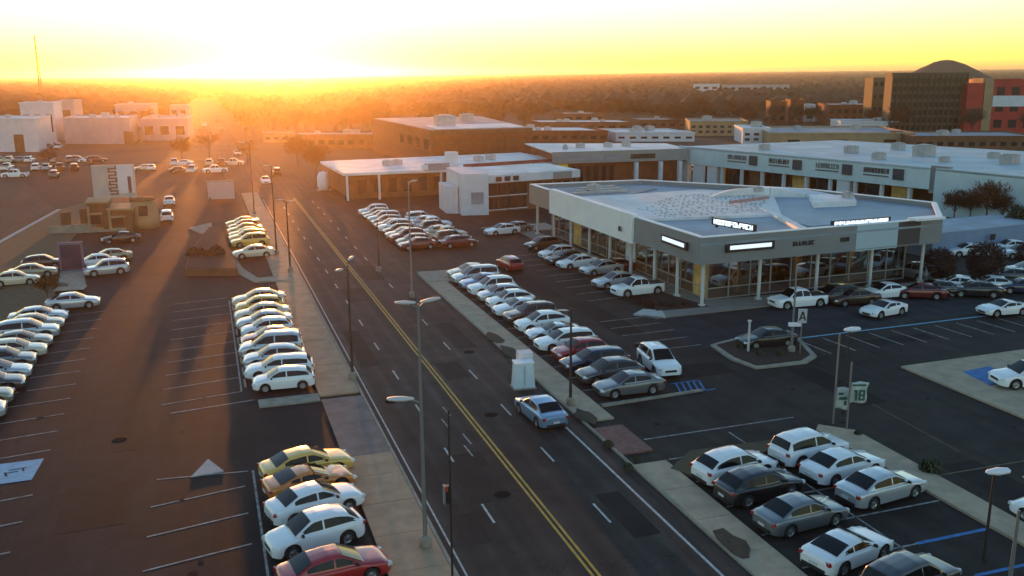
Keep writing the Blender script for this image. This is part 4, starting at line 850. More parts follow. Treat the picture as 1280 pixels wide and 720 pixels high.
def car_parts(kind):
    s = SPEC[kind]; L, W, r = s['L'], s['W'], s['r']; xr = [-L / 2, -L / 2 + .05, -L / 2 + .14] + [-L / 2 + .26 + (L - .52) * i / 40 for i in range(41)] + [L / 2 - .14, L / 2 - .05, L / 2]
    Ra = r + .07
    for a in s['ax']: xr += [a - Ra, a + Ra, a - Ra * .92, a + Ra * .92]
    xr = sorted(set(round(x, 3) for x in xr)); xs = [xr[0]]
    for x in xr[1:]:
        if x - xs[-1] > .022: xs.append(x)
    def hw(x):
        e = L / 2 - abs(x); k = 1 - .24 * max(0, 1 - e / .32) ** 2.2 - .035 * (abs(x) / (L / 2)) ** 3
        return W / 2 * k
    def zlow(x):
        z = .22 + (.08 * max(0, 1 - (L / 2 - abs(x)) / .5))
        for a in s['ax']:
            if abs(x - a) < Ra: z = max(z, r + math.sqrt(Ra * Ra - (x - a) ** 2))
        return z
    top = lambda x: interp(s['top'], x)
    V = []; m = 9
    for x in xs:
        w_, zl, zt = hw(x), zlow(x), top(x); sh = max(zt - .12, zl + .04)
        prof = [(w_ * .97, zl), (w_ * 1.0, zl + (sh - zl) * .3), (w_ * 1.0, zl + (sh - zl) * .62), (w_ * .985, sh), (w_ * .945, max(sh + .02, zt - .035)), (w_ * .86, zt), (w_ * .5, zt + .022), (w_ * .2, zt + .03), (0, zt + .03)]
        for (y, z) in prof: V.append((x, y, z))
    n = len(xs); F = []
    for i in range(n - 1):
        for j in range(m - 1): a = i * m + j; F.append((a, a + 1, a + m + 1, a + m))
    mb = MB(); mb.add(V, [f[::-1] for f in F], 0, True); mb.add([(x, -y, z) for x, y, z in V], F, 0, True)
    for i, fl in ((0, False), (n - 1, True)):       # ends
        A = V[i * m:(i + 1) * m]; ring = A + [(x, -y, z) for x, y, z in A[:-1]][::-1]; f = tuple(range(len(ring)))
        mb.add(ring, [f if not fl else f[::-1]], 0, False)
    cab = s['cab']; x0, x1 = cab[0][0], cab[-1][0]; cx = sorted(set([p[0] for p in cab] + [x0 + (x1 - x0) * i / 18 for i in range(19)]))
    def cring(x):
        zc = interp(cab, x); zb = min(top(x) - .03, zc - .001); h = zc - zb; wb = hw(x) * .90
        wt = wb - .26 * h - .03
        return zb, zc, wb, wt
    CV = []; cm = 6
    for x in cx:
        zb, zc, wb, wt = cring(x); h = zc - zb
        for y, z in ((wb, zb), (wb - (wb - wt) * .5, zb + h * .5), (wt, zc - .06 * min(1, h * 3)), (wt - .09, zc - .004), (wt * .5, zc + .02), (0, zc + .028)): CV.append((x, y, z))
    F = []
    for i in range(len(cx) - 1):
        for j in range(cm - 1): a = i * cm + j; F.append((a, a + 1, a + cm + 1, a + cm))
    mb.add(CV, [f[::-1] for f in F], 0, True); mb.add([(x, -y, z) for x, y, z in CV], F, 0, True)
    mb.box((0, 0, .42), (L - .5, W - .42, .40), mi=1)
    mb.box((0, 0, .30), (s['ax'][1] - s['ax'][0] - 2 * Ra - .02, W - .06, .14), mi=1)
    out = [('body', mb, [None, M_trim], (0, 0, 0), 0)]
    if kind == 'pickup': out.append(('cargo_bed', MB().box((-1.68, 0, 1.09), (1.7, W * .74, .03)), [M_trim], (0, 0, 0), 0))
    # glass patches
    def toppatch(xa, xb, nx=6, off=.014, ins=.90):
        mb2 = MB(); V = []; ny = 6
        for i in range(nx + 1):
            x = xa + (xb - xa) * i / nx; zb, zc, wb, wt = cring(x); sl = (interp(cab, x + .02) - interp(cab, x - .02)) / .04; nl = math.hypot(1, sl)
            for j in range(ny + 1):
                t = -1 + 2 * j / ny; y = t * (wt - .07) * ins / .9; V.append((x - sl / nl * off, y, zc + .026 * (1 - t * t) * .9 + off / nl + .004))
        mb2.add(V, [(i * (ny + 1) + j, (i + 1) * (ny + 1) + j, (i + 1) * (ny + 1) + j + 1, i * (ny + 1) + j + 1) for i in range(nx) for j in range(ny)], 0, True)
        return mb2
    rf, ff = cab[-2], cab[-1]
    dx = ff[0] - rf[0]; out.append(('windshield', toppatch(rf[0] + dx * .06, ff[0] - dx * .04), [M_cglass], (0, 0, 0), 0))
    rb, rt = cab[0], cab[1]; dx = rt[0] - rb[0]; out.append(('rear_window', toppatch(rb[0] + dx * .12, rt[0] - dx * (.02 if kind != 'coupe' else -.2)), [M_cglass], (0, 0, 0), 0))
    def sidepatch(xa, xb, sg, nx=8):
        mb2 = MB(); V = []; nz = 4
        for i in range(nx + 1):
            x = xa + (xb - xa) * i / nx; zb, zc, wb, wt = cring(x); h = zc - zb - .06; base = zb + .05
            for j in range(nz + 1):
                q = .06 + .80 * j / nz; z = zb + .06 + (h - .04) * q; y = wb - (wb - wt) * (z - zb) / max(.01, (zc - .06 - zb)) + .014
                V.append((x, sg * y, z))
        F = [(i * (nz + 1) + j, (i + 1) * (nz + 1) + j, (i + 1) * (nz + 1) + j + 1, i * (nz + 1) + j + 1) for i in range(nx) for j in range(nz)]
        mb2.add(V, F if sg < 0 else [f[::-1] for f in F], 0, True); return mb2
    xa = cab[0][0] + (.55 if kind in ('sedan', 'coupe') else .28 if kind != 'pickup' else .18); xb = cab[-1][0] - .30
    for sg in (1, -1):
        if s['b'] - xa > .2: out.append(('side_window', sidepatch(xa, s['b'] - .04, sg), [M_cglass], (0, 0, 0), 0))
        out.append(('side_window', sidepatch(s['b'] + .04, xb, sg), [M_cglass], (0, 0, 0), 0))
    # wheels
    for a in s['ax']:
        for sg in (1, -1):
            wb_ = MB(); wb_.lathe([(r * .62, -.11), (r * .92, -.11), (r, -.07), (r, .07), (r * .92, .11), (r * .62, .11)], 20, axis='Y')
            rm = MB(); y = .09 * sg; rm.lathe([(0, y), (r * .16, y), (r * .18, y - .03 * sg), (r * .60, y - .05 * sg), (r * .64, y + .0), (r * .66, y)][::(1 if sg < 0 else -1)], 20, axis='Y')
            for k in range(5):
                t = k * 1.2566; rm.box((r * .36 * math.cos(t), y - .012 * sg, r * .36 * math.sin(t)), (.05, .03, .05)); c, s_ = math.cos(t), math.sin(t)
                q = [(r * .12, -.03), (r * .6, -.022), (r * .6, .022), (r * .12, .03)]; rm.add([(u * c - v * s_, y + .004 * sg, u * s_ + v * c) for u, v in q], [(0, 1, 2, 3) if sg < 0 else (3, 2, 1, 0)])
            out.append(('wheel', wb_, [M_tyre], (a, sg * (W / 2 - .13), r), ('rim', rm, [M_rim])))
    zf, zr = interp(s['top'], L / 2 - .12) - .06, interp(s['top'], -L / 2 + .06) - .10
    for sg in (1, -1):
        out.append(('headlight', MB().box((0, 0, 0), (.30, .42, .13), rz=-sg * .5, taper=.8), [M_hl], (L / 2 - .17, sg * (W / 2 - .30), zf - .02), 0))
        out.append(('tail_light', MB().box((0, 0, 0), (.16, .40, .15), rz=sg * .3, taper=.85), [M_tl], (-L / 2 + .09, sg * (W / 2 - .28), zr), 0))
        out.append(('wing_mirror', MB().box((0, 0, 0), (.12, .2, .12), taper=.7), [M_trim], (cab[-1][0] - .32, sg * (W / 2 + .03), top(.9) + .06), 0))
    out.append(('grille', MB().box((0, 0, 0), (.06, W * .45, .16)), [M_trim], (L / 2 - .015, 0, zf - .16), 0))
    out.append(('rear_bumper', MB().box((0, 0, 0), (.08, W * .66, .16)), [M_trim], (-L / 2 - .01, 0, .36), 0))
    out.append(('number_plate', MB().box((0, 0, 0), (.03, .42, .13)), [M_plate], (-L / 2 - .055, 0, .56 if zr > .6 else .5), 0))
    return out
PROTO, FAR = {}, {}
for kind in SPEC:
    root = bpy.data.objects.new(kind + '_car' if kind not in ('pickup', 'minivan') else kind, None); comb = MB(); cm_ = [None, M_trim, M_cglass, M_tyre, M_rim, M_hl, M_tl, M_plate]; tree = []
    for nm, mbx, ms, loc, sub in car_parts(kind):
        me = mbx.mesh(nm, [x or PAINT['white'] for x in ms]); ch = [(sub[0], sub[1].mesh(sub[0], sub[2]))] if sub else []
        tree.append((nm, me, loc, ch))
        for (m2, mm, off) in [(mbx, ms, loc)] + ([(sub[1], sub[2], loc)] if sub else []):
            if nm in ('wing_mirror', 'number_plate', 'sunroof'): continue
            k = len(comb.v); comb.v += [(x + off[0], y + off[1], z + off[2]) for x, y, z in m2.v]; comb.f += [tuple(i + k for i in f) for f in m2.f]
            comb.m += [cm_.index(mm[i]) for i in m2.m]; comb.sm += m2.sm
    PROTO[kind] = tree; FAR[kind] = comb.mesh(kind + '_far', [x or PAINT['white'] for x in cm_])
NAME = dict(sedan='sedan_car', suv='suv_car', hatchback='hatchback_car', coupe='coupe_car', minivan='minivan', pickup='pickup_truck', wagon='estate_car', crossover='crossover_car')
NICE = dict(sedan='sedan', suv='SUV', hatchback='hatchback', coupe='sports coupe', minivan='minivan', pickup='pickup truck', wagon='estate car', crossover='crossover')
def car(kind, colour, u, v, deg, label, group, near=True):
    rz = R(deg)
    if near:
        r = empty(NAME[kind], (u, v, .016), rz)
        for nm, me, loc, ch in PROTO[kind]:
            o = bpy.data.objects.new(nm, me); o.location = loc; link(o, r)
            if nm == 'body': o.material_slots[0].link = 'OBJECT'; o.material_slots[0].material = PAINT[colour]
            for cn, cme in ch: link(bpy.data.objects.new(cn, cme), o)
    else:
        r = bpy.data.objects.new(NAME[kind], FAR[kind]); r.location = (u, v, .016); r.rotation_euler = (0, 0, rz); link(r)
        r.material_slots[0].link = 'OBJECT'; r.material_slots[0].material = PAINT[colour]
    if 'blue marked bay' in label: r.location.z = .146
    r.scale = (1 + rnd.uniform(-.03, .03), 1 + rnd.uniform(-.02, .02), 1 + rnd.uniform(-.03, .03))
    return tag(r, label, NICE[kind].split()[0].lower() if kind in ('suv', 'minivan') else 'car' if kind != 'pickup' else 'pickup truck', group)
ORD = ['first', 'second', 'third', 'fourth', 'fifth', 'sixth', 'seventh', 'eighth', 'ninth', 'tenth', 'eleventh', 'twelfth', 'thirteenth', 'fourteenth', 'fifteenth', 'sixteenth', 'seventeenth', 'eighteenth', 'nineteenth', 'twentieth', 'twenty-first', 'twenty-second']
CW = dict(white='white', silver='silver', grey='grey', black='black', red='red', maroon='maroon', blue='blue', navy='navy', yellow='yellow', orange='orange', brown='brown', cream='cream', beige='beige', charcoal='charcoal', green='olive')
def row(cars, place, group, near=True, start='nearest'):
    for i, (k, c, u, v, a) in enumerate(cars):
        o = 'nearest' if i == 0 and start == 'nearest' else ORD[i]
        lab = f"{CW[c]} {NICE[k]}, {o + ' from near end' if i else 'nearest'} of {place}"
        car(k, c, u + rnd.uniform(-.12, .12), v + rnd.uniform(-.07, .07), a + rnd.uniform(-1.5, 1.5), lab, group, near)
# kerbside row right of the road (nose towards the road for most)
cs = [('sedan', 'grey'), ('crossover', 'charcoal'), ('wagon', 'navy'), ('hatchback', 'red'), ('wagon', 'white'), ('coupe', 'silver'), ('crossover', 'white'), ('suv', 'brown'), ('sedan', 'white'), ('crossover', 'white'), ('hatchback', 'silver'), ('suv', 'white'), ('sedan', 'blue'), ('minivan', 'silver'), ('sedan', 'cream')]
row([(k, c, 25.9, 53.35 + 2.78 * i, 180 if i in (0, 2, 4, 6, 5, 8, 9) else 182) for i, (k, c) in enumerate(cs)], 'the long row by the right pavement', 'cars in the long row by the right pavement')
car('hatchback', 'red', 31.2, 94.6, 95, 'small red hatchback tucked behind the far end of the long right row', 'loose cars in the right lot', False)
# row A, left of the left pavement
cs = [('hatchback', 'white'), ('wagon', 'white'), ('crossover', 'silver'), ('minivan', 'silver'), ('sedan', 'red'), ('hatchback', 'white'), ('sedan', 'silver'), ('sedan', 'cream'), ('hatchback', 'yellow'), ('sedan', 'cream')]
row([(k, c, 3.95, 62.2 + 2.78 * i, 176 + (4 if i > 3 else 0)) for i, (k, c) in enumerate(cs)], 'the sunlit row by the left pavement', 'cars in the sunlit row by the left pavement')
# far continuation, its golden sun glare put into the car paint colours
cs = [('sedan', 'cream'), ('suv', 'yellow'), ('suv', 'yellow'), ('sedan', 'yellow'), ('sedan', 'yellow'), ('hatchback', 'orange'), ('sedan', 'yellow')]
row([(k, c, 4.7, 111.6 + (0 if i == 0 else 4.2 + 3.3 * i), 184) for i, (k, c) in enumerate(cs)], 'the painted golden glare row past the curved kerb', 'cars in the painted golden glare row', False)
# bottom left row
BL = [('sedan', 'red', 3.9, 36.0, 8, 'red sedan with its nose to the left pavement, nearest of the bottom left group'), ('crossover', 'white', 3.5, 39.4, 193, 'white crossover nosed away from the left pavement, just behind the red sedan'),
      ('sedan', 'white', 3.9, 42.6, 15, 'white sedan between the white crossover and the orange coupe'), ('coupe', 'orange', 3.9, 45.2, 12, 'orange coupe with a pale yellow bonnet next to the yellow hatchback'), ('sedan', 'yellow', 4.0, 47.3, 10, 'yellow sedan furthest back in the bottom left group')]
for k, c, u, v, a, l in BL: car(k, c, u, v, a, l, 'cars in the bottom left group')
# far-left row
cs = [('crossover', 'silver'), ('hatchback', 'green'), ('wagon', 'charcoal'), ('sedan', 'silver'), ('crossover', 'grey'), ('wagon', 'cream'), ('sedan', 'beige'), ('suv', 'silver'), ('sedan', 'green'), ('sedan', 'silver')]
row([(k, c, -15.5 + .09 * i, 62.6 + 2.75 * i, 3) for i, (k, c) in enumerate(cs)], 'the row at the left edge', 'cars in the row at the left edge')
for i, (k, c, px, py, a, l) in enumerate([('sedan', 'cream', 20, 356, 5, 'cream sedan nearest of three beside the monument sign'), ('sedan', 'green', 42, 346, 5, 'olive sedan in the middle of three left of the monument sign'), ('hatchback', 'brown', 54, 335, 5, 'brown hatchback furthest of three left of the monument sign'),
    ('suv', 'silver', 134, 343, 188, 'silver SUV right of the monument sign, nearest of its group'), ('sedan', 'green', 138, 326, 188, 'olive sedan behind the silver SUV by the monument sign'), ('sedan', 'white', 120, 334, 188, 'white sedan half hidden left of the olive sedan by the monument sign'), ('sedan', 'black', 152, 303, 186, 'black sedan furthest back right of the monument sign'), ('suv', 'white', 209, 276, 92, 'white SUV parked alone right of the round hut'), ('sedan', 'white', 212, 256, 92, 'white sedan just beyond the SUV by the round hut'),
    ('sedan', 'silver', 92, 385, 3, 'silver sedan just below the bin enclosure')]):
    p = G(px, py); car(k, c, p.x, p.y, a, l, 'cars around the monument sign', i in (0, 1, 2, 3))
# lower right lot
LR = [('crossover', 'white', 917, 596, 8, 'white crossover in the corner of the lower right lot nearest the road'), ('crossover', 'black', 948, 620, 6, 'very dark crossover between the white crossover and the grey sedan in the lower right lot'), ('sedan', 'grey', 1000, 656, 6, 'dark grey sedan in front of the dark crossover in the lower right lot'),
      ('coupe', 'white', 1058, 700, 14, 'white sports coupe with red tail light at the bottom right'), ('suv', 'white', 1010, 573, 8, 'white SUV furthest back in the lower right lot under the banner poles'), ('sedan', 'white', 1052, 594, 9, 'white sedan in the middle of the back row in the lower right lot'),
      ('sedan', 'silver', 1100, 622, 8, 'silver sedan with dark rear panel beside the divider pavement'), ('suv', 'charcoal', 1135, 742, 12, 'charcoal SUV cut off by the bottom edge at the right')]
for k, c, px, py, a, l in LR: p = G(px, py); car(k, c, p.x, p.y, a, l, 'cars in the lower right lot')
p = G(1284, 484); car('suv', 'white', p.x, p.y, 165, 'white SUV in the blue marked bay at the right edge', 'loose cars in the right lot')
p = G(1262, 690); car('sedan', 'white', 36.9, 29.2, 100, 'white car cut off at the bottom right corner beyond the divider', 'loose cars in the right lot')
# loose and street cars
car('sedan', 'blue', 18.75, 50.9, 94, 'light blue sedan driving away along the right lane of the road', 'cars on the road')
car('suv', 'white', 30.2, 57.2, -96, 'white SUV standing outside the near end of the long right row', 'loose cars in the right lot')
# showroom front
FR = [('pickup', 'white', 797, 368, 184, 'white pickup truck nearest the glazed corner of the showroom'), ('sedan', 'silver', 770, 358, 184, 'silver sedan half hidden behind the white pickup truck'), ('sedan', 'silver', 752, 342, 186, 'silver sedan nearest in the row along the showroom windows'), ('sedan', 'white', 722, 334, 186, 'white sedan second in the row along the showroom windows'), ('sedan', 'black', 708, 329, 186, 'black sedan in the middle of the row along the showroom windows'),
      ('hatchback', 'white', 696, 322, 188, 'white hatchback fourth in the row along the showroom windows'), ('hatchback', 'brown', 678, 311, 188, 'copper brown hatchback furthest in the row along the showroom windows'), ('sedan', 'maroon', 768, 340, 186, 'maroon sedan close against the showroom windows'),
      ('sedan', 'white', 628, 293, 190, 'white sedan before the white cube showroom'), ('sedan', 'grey', 645, 290, 190, 'grey sedan beside the white sedan before the white cube showroom')]
for i, (k, c, px, py, a, l) in enumerate(FR): p = G(px, py); car(k, c, p.x, p.y, a, l, 'cars in front of the showroom', i < 7)
p = G(958, 432); car('sedan', 'black', p.x, p.y, 176, 'black sedan behind the planted entrance island', 'loose cars in the right lot')
RT = [('pickup', 'white', 997, 383, 178, 'white pickup truck under the right part of the showroom front'), ('suv', 'black', 1042, 378, 175, 'black SUV right of the white pickup truck at the showroom front'), ('sedan', 'brown', 1066, 380, 175, 'brown sedan wedged right of the black SUV at the showroom front'),
      ('sedan', 'white', 1105, 372, 178, 'white sedan behind the white coupe at the showroom front'), ('coupe', 'white', 1104, 394, 190, 'white coupe in the lane before the showroom front'), ('sedan', 'maroon', 1148, 372, 150, 'dark maroon sedan left in the shaded cars before the round bushes'),
      ('sedan', 'charcoal', 1168, 368, 150, 'charcoal sedan second in the shaded cars before the round bushes'), ('sedan', 'white', 1196, 363, 140, 'white sedan between the dark sedans before the round bushes'), ('sedan', 'silver', 1238, 363, 150, 'silver blue sedan below the largest round bush'),
      ('sedan', 'charcoal', 1262, 352, 150, 'charcoal sedan right of the silver blue one below the round bush'), ('coupe', 'white', 1253, 393, 175, 'white coupe alone in the lane at the right edge'), ('sedan', 'black', 1218, 370, 150, 'black sedan right of the white one before the round bushes'),
      ('sedan', 'white', 1262, 315, 165, 'white sedan behind the largest round bush at the right edge'), ('sedan', 'silver', 1275, 322, 165, 'silver sedan at the right edge behind the round bushes'), ('suv', 'grey', 1142, 348, 100, 'pale grey SUV parked by the right end of the showroom'), ('sedan', 'white', 1210, 320, 160, 'white sedan between the two round bushes'), ('sedan', 'navy', 1278, 366, 150, 'navy sedan at the right edge below the bushes'), ('sedan', 'silver', 1283, 345, 150, 'silver sedan cut off at the right edge above the navy one')]
for i, (k, c, px, py, a, l) in enumerate(RT): p = G(px, py); car(k, c, p.x, p.y, a, l, 'cars right of the showroom', i in (0, 1, 3, 4, 10))
# packed cluster beyond
cs = ['maroon', 'beige', 'maroon', 'cream', 'brown', 'white', 'maroon', 'beige', 'silver', 'brown', 'cream', 'white']
row([(['sedan', 'hatchback', 'suv'][i % 3], c, 24.3, 110 + 2.75 * i, 180) for i, c in enumerate(cs)], 'the road side of the packed car cluster', 'cars in the packed cluster', False)
cs = ['maroon', 'brown', 'cream', 'cream', 'black', 'white', 'silver', 'white']
row([(['sedan', 'suv', 'pickup'][i % 3], c, 29.4, 109.4 + 2.9 * i, 4) for i, c in enumerate(cs)], 'the showroom side of the packed car cluster', 'cars in the packed cluster', False)
p = G(1200, 0 + 258)
# distant parked cars at the left and along the far street
for j, (y, xs_) in enumerate(((186, (8, 20, 34, 60, 74)), (203, (2, 13, 24, 38, 66, 88, 98, 110, 122)), (213, (10, 45, 58, 76, 94, 180, 190)), (222, (20, 68)), (207, (218, 228, 262, 278, 292)), (216, (225, 240, 270)))):
    for i, x in enumerate(xs_):
        p = G(x + rnd.uniform(-1, 1), y); c = rnd.choice(['white', 'white', 'silver', 'cream', 'maroon', 'black', 'grey']); k = rnd.choice(['sedan', 'suv', 'suv', 'pickup'])
        where = ['by the cross street before the warehouses', 'in the back row by the warehouses', 'in the front row by the warehouses', 'near the side street at the far left', 'where the far street meets the lot', 'at the near side of the far street'][j]
        car(k, c, p.x, p.y, rnd.choice([0, 90, 180, 90]) + rnd.uniform(-8, 8), f'tiny {CW[c]} {NICE[k]}, {ORD[i]} from the left {where}', 'tiny parked cars far left', False)
for i, (u, v, a) in enumerate([(12.5, 190, -90), (17.2, 205, 90), (7.5, 262, -90), (2.2, 330, -90), (8, 380, 90), (1.8, 420, -90), (7.5, 455, 90)]):
    c = ['white', 'black', 'cream', 'silver', 'grey', 'white', 'black'][i]; car(['sedan', 'suv'][i % 2], c, rc(v) + (u - (15 if v < 210 else 5)) , v, a, f'{CW[c]} car, {ORD[i]} counted along the far road', 'cars on the road', False)
for i, (x, y) in enumerate([(845, 213), (858, 214), (882, 213), (990, 238), (1010, 240), (1030, 243), (1050, 245), (920, 226), (935, 228), (905, 222)]):
    p = G(x, y + 2, 0); c = ['silver', 'white', 'grey', 'white', 'black', 'silver', 'white', 'maroon', 'white', 'silver'][i]; car(['sedan', 'suv'][i % 2], c, p.x, p.y, 165, f'{CW[c]} car, {ORD[i]} from the left in the workshop yard', 'cars before the workshop', False)

# ------------------------------------------------------------------ trees
def tree_mesh(seed, h, spread, nleaf, leaf, shape='oval', bare=True):
    r = random.Random(seed); tb = MB(); cr = MB(); tips = []
    tb.tube((0, 0, 0), (0, 0, h * .35), .022 * h, .015 * h, n=7)
    nl = 8
    for i in range(nl):
        a = i * 2.4 + r.uniform(-.3, .3); z0 = h * r.uniform(.25, .42); L = spread * r.uniform(.55, .95); e = Vector((math.cos(a) * L, math.sin(a) * L, h * r.uniform(.55, .92)))
        tb.tube((0, 0, z0), e, .010 * h, .003 * h, n=5, cap=False); tips.append(e)
        for k in range(3):
            t = r.uniform(.4, .9); m_ = Vector((0, 0, z0)).lerp(e, t); f = m_ + Vector((r.uniform(-1, 1), r.uniform(-1, 1), r.uniform(.2, 1))) * spread * .35; tb.tube(m_, f, .005 * h, .002 * h, n=4, cap=False); tips.append(f)
    tb.tube((0, 0, h * .3), (r.uniform(-.3, .3), r.uniform(-.3, .3), h * .93), .014 * h, .004 * h, n=6); tips += [Vector((0, 0, h * .9)), Vector((0, 0, h * .75))]
    for i in range(nleaf):
        c = r.choice(tips); g = Vector((r.gauss(0, 1), r.gauss(0, 1), r.gauss(0, .8))) * spread * .22; p = c + g
        if p.z < h * .2: p.z = h * .2 + r.random() * h * .2
        if bare:  # twig sliver
            d = (p - Vector((0, 0, h * .35))).normalized() + Vector((r.uniform(-.7, .7), r.uniform(-.7, .7), r.uniform(-.4, .7))); d.normalize(); s_ = d.orthogonal().normalized(); L = leaf * r.uniform(1.2, 2.6); wv = leaf * .22
            cr.add([p - s_ * wv, p + s_ * wv, p + d * L], [(0, 1, 2)])
        else:
            a = Vector((r.uniform(-1, 1), r.uniform(-1, 1), r.uniform(-1, 1))).normalized(); b_ = a.orthogonal().normalized(); s_ = leaf * r.uniform(.6, 1.4); cr.add([p - a * s_, p + b_ * s_, p + a * s_, p - b_ * s_], [(0, 1, 2, 3)])
    return tb.mesh('trunk', M_bark), cr.mesh('crown', M_twig[0])
TV = [tree_mesh(10 + i, 12, 4.2, 1500, .55, bare=True) for i in range(4)] + [tree_mesh(30 + i, 11, 4.0, 900, .42, bare=False) for i in range(3)]
def tree(x, y, s, vi, mi, label, group, z=0, name='tree', sq=1.0):
    r = empty(name, (x, y, z), rnd.uniform(0, 6.28)); tag(r, label, 'tree', group); r.scale = (s * sq * 1.15, s * sq * 1.15, s)
    t, c = TV[vi]; link(bpy.data.objects.new('trunk', t), r); o = link(bpy.data.objects.new('crown', c), r); o.material_slots[0].link = 'OBJECT'; o.material_slots[0].material = M_twig[mi]; return r
rt = random.Random(21); cnt = 0; tries = 0
ZN = [(-30, 245, 300, 900, 120, 5.8), (262, 480, 285, 900, 240, 5.8), (480, 700, 330, 900, 150, 6), (700, 1090, 300, 900, 160, 6), (1100, 1300, 300, 700, 140, 6)]
KIND_L = ['bare brown tree', 'bare russet tree', 'bare grey tree', 'dark evergreen tree']
placed = []
for x0, x1, n, dfar, yb, _ in ZN:
    k = 0; tries = 0
    dmin = {-30: 385, 262: 340, 480: 330, 700: 360, 1100: 330}[x0]; n = {-30: 30, 262: 138, 480: 32, 700: 66, 1100: 14}[x0]
    while k < n and tries < 4000:
        tries += 1; px = rt.uniform(x0, x1); d = dmin + ((620 if x0 == 262 else dfar) - dmin) * rt.random() ** 1.5; a = YAW + math.atan((px - 640) / FPX); x, y = d * math.sin(a), d * math.cos(a)
        if any(math.hypot(x - fx, y - fy) < fr for fx, fy, fr in FOOT): continue
        if abs(x - rc(y)) < 11 or any(math.hypot(x - q[0], y - q[1]) < (4.2 if x0 == 262 else 5.5) for q in placed): continue
        if 40 < x < 82 and 196 < y < 270: continue
        placed.append((x, y)); k += 1; mi = rt.choice([0, 0, 1, 1, 2, 3]) ; vi = rt.randrange(4) if mi < 3 else 4 + rt.randrange(3)
        where = {-30: 'behind the warehouses at the left', 262: 'in the wood under the setting sun', 480: 'behind the brick block', 700: 'among the town roofs', 1100: 'around the office tower'}[x0]
        tree(x, y, rt.uniform(.55, .8), vi, mi, f'{KIND_L[mi]} {where}', f'{KIND_L[mi]}s {where}')
# trees between the town and warehouses, near things
for px, py, s, vi, mi, lab in [(1192, 275, .34, 0, 0, 'small bare tree left one of those before the plain blue wall'), (1212, 276, .36, 1, 0, 'small bare tree second of those before the plain blue wall'), (1232, 280, .48, 2, 1, 'larger bare tree in the middle before the plain blue wall'), (1252, 281, .36, 3, 0, 'small bare tree right one of those before the plain blue wall'), (1280, 300, .42, 4, 3, 'dark evergreen at the right edge below the plain blue wall'),
    (952, 236, .4, 4, 3, 'small evergreen in front of the workshop bays'), (228, 262 - 60, .5, 1, 1, 'small russet tree at the corner of the far street'), (310, 205, .5, 2, 1, 'small tree between the far street and the wood'), (262, 196, .6, 0, 1, 'bare tree in the median of the far street'), (395, 222, .55, 3, 1, 'russet tree at the roadside left of the low white roof'), (372, 208, .6, 1, 1, 'russet tree at the roadside in the sun glare'),
    (62, 212, .4, 1, 0, 'small bare tree by the tiny parked cars on the left'), (60, 376, .22, 5, 3, 'tiny shrub tree in the bed by the left row')]:
    p = G(px, py); tree(p.x, p.y, s, vi, mi, lab, 'single trees near the showrooms')
# round bushes
bm_ = MB(); rb = random.Random(5)
for i in range(5200):
    a = Vector((rb.gauss(0, 1), rb.gauss(0, 1), rb.gauss(0, 1))).normalized(); rad = rb.uniform(.62, 1.03) * (1 + .08 * math.sin(a.x * 7) * math.sin(a.y * 6 + 1)); p = Vector((a.x * 1.9 * rad, a.y * 1.9 * rad, 2.2 + a.z * 1.95 * rad)); t = Vector((rb.uniform(-1, 1), rb.uniform(-1, 1), rb.uniform(-1, 1))).normalized(); q = t.orthogonal().normalized(); s_ = .085
    bm_.add([p - t * s_, p + q * s_, p + t * s_, p - q * s_], [(0, 1, 2, 3)])
bmesh_ = bm_.mesh('foliage', M_bush); st = MB().tube((0, 0, 0), (0, 0, 2), .12, .08).mesh('stem', M_bark)
for px, py, s, l in ((1229, 352, 1.0, 'larger round dark russet bush right of the showroom'), (1172, 352, .85, 'smaller round dark russet bush close to the right end of the showroom'), (1282, 330, .6, 'small dark bush at the right edge')):
    p = G(px, py); r = empty('round_bush', (p.x, p.y, 0)); tag(r, l, 'bush', 'round bushes right of the showroom'); r.scale = (s, s, s); link(bpy.data.objects.new('foliage', bmesh_), r); link(bpy.data.objects.new('stem', st), r)
# low shrubs in beds
sb = MB()
for i in range(420):
    a = Vector((rb.gauss(0, 1), rb.gauss(0, 1), abs(rb.gauss(0, 1)))).normalized(); p = Vector((a.x * .45, a.y * .45, a.z * .5)) * rb.uniform(.4, 1); t = Vector((rb.uniform(-1, 1), rb.uniform(-1, 1), rb.uniform(-1, 1))).normalized(); q = t.orthogonal(); s_ = .07; sb.add([p - t * s_, p + q * s_, p + t * s_, p - q * s_], [(0, 1, 2, 3)])
sbm = sb.mesh('low_shrub', M_twig[2])
def shrub(px, py, s, l, g, m=None):
    p = G(px, py); o = bpy.data.objects.new('low_shrub', sbm); o.location = (p.x, p.y, .78 if 'left island' in l else .14); o.scale = (s, s, s); link(o); tag(o, l, 'shrub', g)
    if m: o.material_slots[0].link = 'OBJECT'; o.material_slots[0].material = m
for i, (px, py, s) in enumerate([(243, 327, 1.9), (252, 326, 1.5), (272, 326, 2.1), (262, 328, 1.4)]): shrub(px, py, s, f'low tan shrub, {ORD[i]} from the left in the kerbed left island' if True else '', 'shrubs in the left island', M_twig[0])
for i, (px, py, s) in enumerate([(785, 588, .6), (760, 560, .7), (950, 590, .6), (925, 583, .5), (1162, 590, 1.3), (1072, 545, .5), (795, 578, .5)]): shrub(px, py, s, ['small shrub at the tip of the right pavement pocket', 'small shrub in the planting strip beside the right kerb', 'small shrub behind the corner white crossover', 'tiny shrub left behind the corner white crossover', 'dark rounded shrub on the divider pavement beside the silver sedan', 'tiny shrub at the foot of the banner poles', 'tiny shrub beside the red paver apron'][i], 'shrubs in the right lot', M_twig[3])
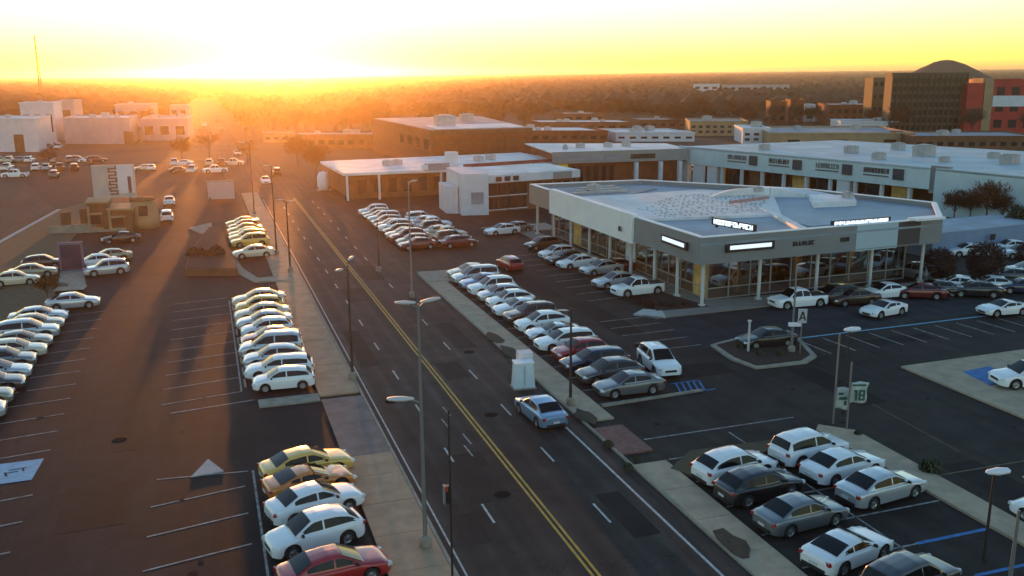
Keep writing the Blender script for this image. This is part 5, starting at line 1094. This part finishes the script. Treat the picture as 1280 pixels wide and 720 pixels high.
for i, (px, py, s) in enumerate([(812, 383, 1.2), (828, 384, 1.0), (842, 386, .9), (800, 380, .9), (856, 384, .8)]): shrub(px, py, s, f'low red brown shrub, {ORD[i]} placed in the bed at the glazed corner', 'shrubs at the showroom corner', M_bush)
for i, (px, py, s) in enumerate([(925, 437, .7), (950, 446, .8), (975, 446, .8), (1000, 440, .6)]): shrub(px, py, s, f'low green brown shrub, {ORD[i]} from the left on the entrance island', 'shrubs on the entrance island', M_twig[3])

# far woods: thousands of crowns, nobody could count them
fw = MB(); rw = random.Random(9)
ico = bmesh.new(); bmesh.ops.create_icosphere(ico, subdivisions=1, radius=1); ico.verts.ensure_lookup_table(); IV = [v.co.copy() for v in ico.verts]; IF = [tuple(v.index for v in f.verts) for f in ico.faces]; ico.free()
for i in range(10000):
    d = 470 * (19 ** (rw.random() ** .8)); a = YAW + rw.uniform(-.62, .62); x, y = d * math.sin(a), d * math.cos(a)
    if d < 850 and abs(x - 4.8) < 14: continue
    if math.hypot(x - hx, y - hy) < 70 or math.hypot(x - MX, y - MY) < 15: continue
    if d < 900 and any(math.hypot(x - fx, y - fy) < fr + 4 for fx, fy, fr in FOOT): continue
    s = rw.uniform(3.5, 6) * (1 + d / 1500); h = rw.uniform(7, 9.5) * (1 + d / 14000); z = terr(x, y)
    fw.add([(x + v.x * s * rw.uniform(.75, 1.25), y + v.y * s * rw.uniform(.75, 1.25), z + h * .55 + v.z * h * .5 * rw.uniform(.8, 1.25)) for v in IV], IF)
tag(fw.obj('far_woods', mat('far_wood_crowns', (.09, .045, .02), .95, col2=(.045, .028, .014), scale=.05)), 'brown winter woods stretching to the horizon behind the town', 'woods', kind='stuff')

# ------------------------------------------------------------------ haze
hz = bpy.data.materials.new('haze'); hz.use_nodes = True; n = hz.node_tree.nodes; n.remove(n['Principled BSDF'])
pv = n.new('ShaderNodeVolumePrincipled'); pv.inputs['Density'].default_value = HAZE_DENS; pv.inputs['Anisotropy'].default_value = HAZE_G; pv.inputs['Color'].default_value = (.95, .78, .58, 1)
hz.node_tree.links.new(pv.outputs[0], n['Material Output'].inputs['Volume'])
HT = hM + 3
ho = MB().box((0, 0, HT / 2 - 1), (2 * E + 400, 2 * E + 400, HT)).obj('haze', hz); ho.location.z = 0
tag(ho, 'thin warm sunset haze over the whole town', 'haze', kind='stuff')
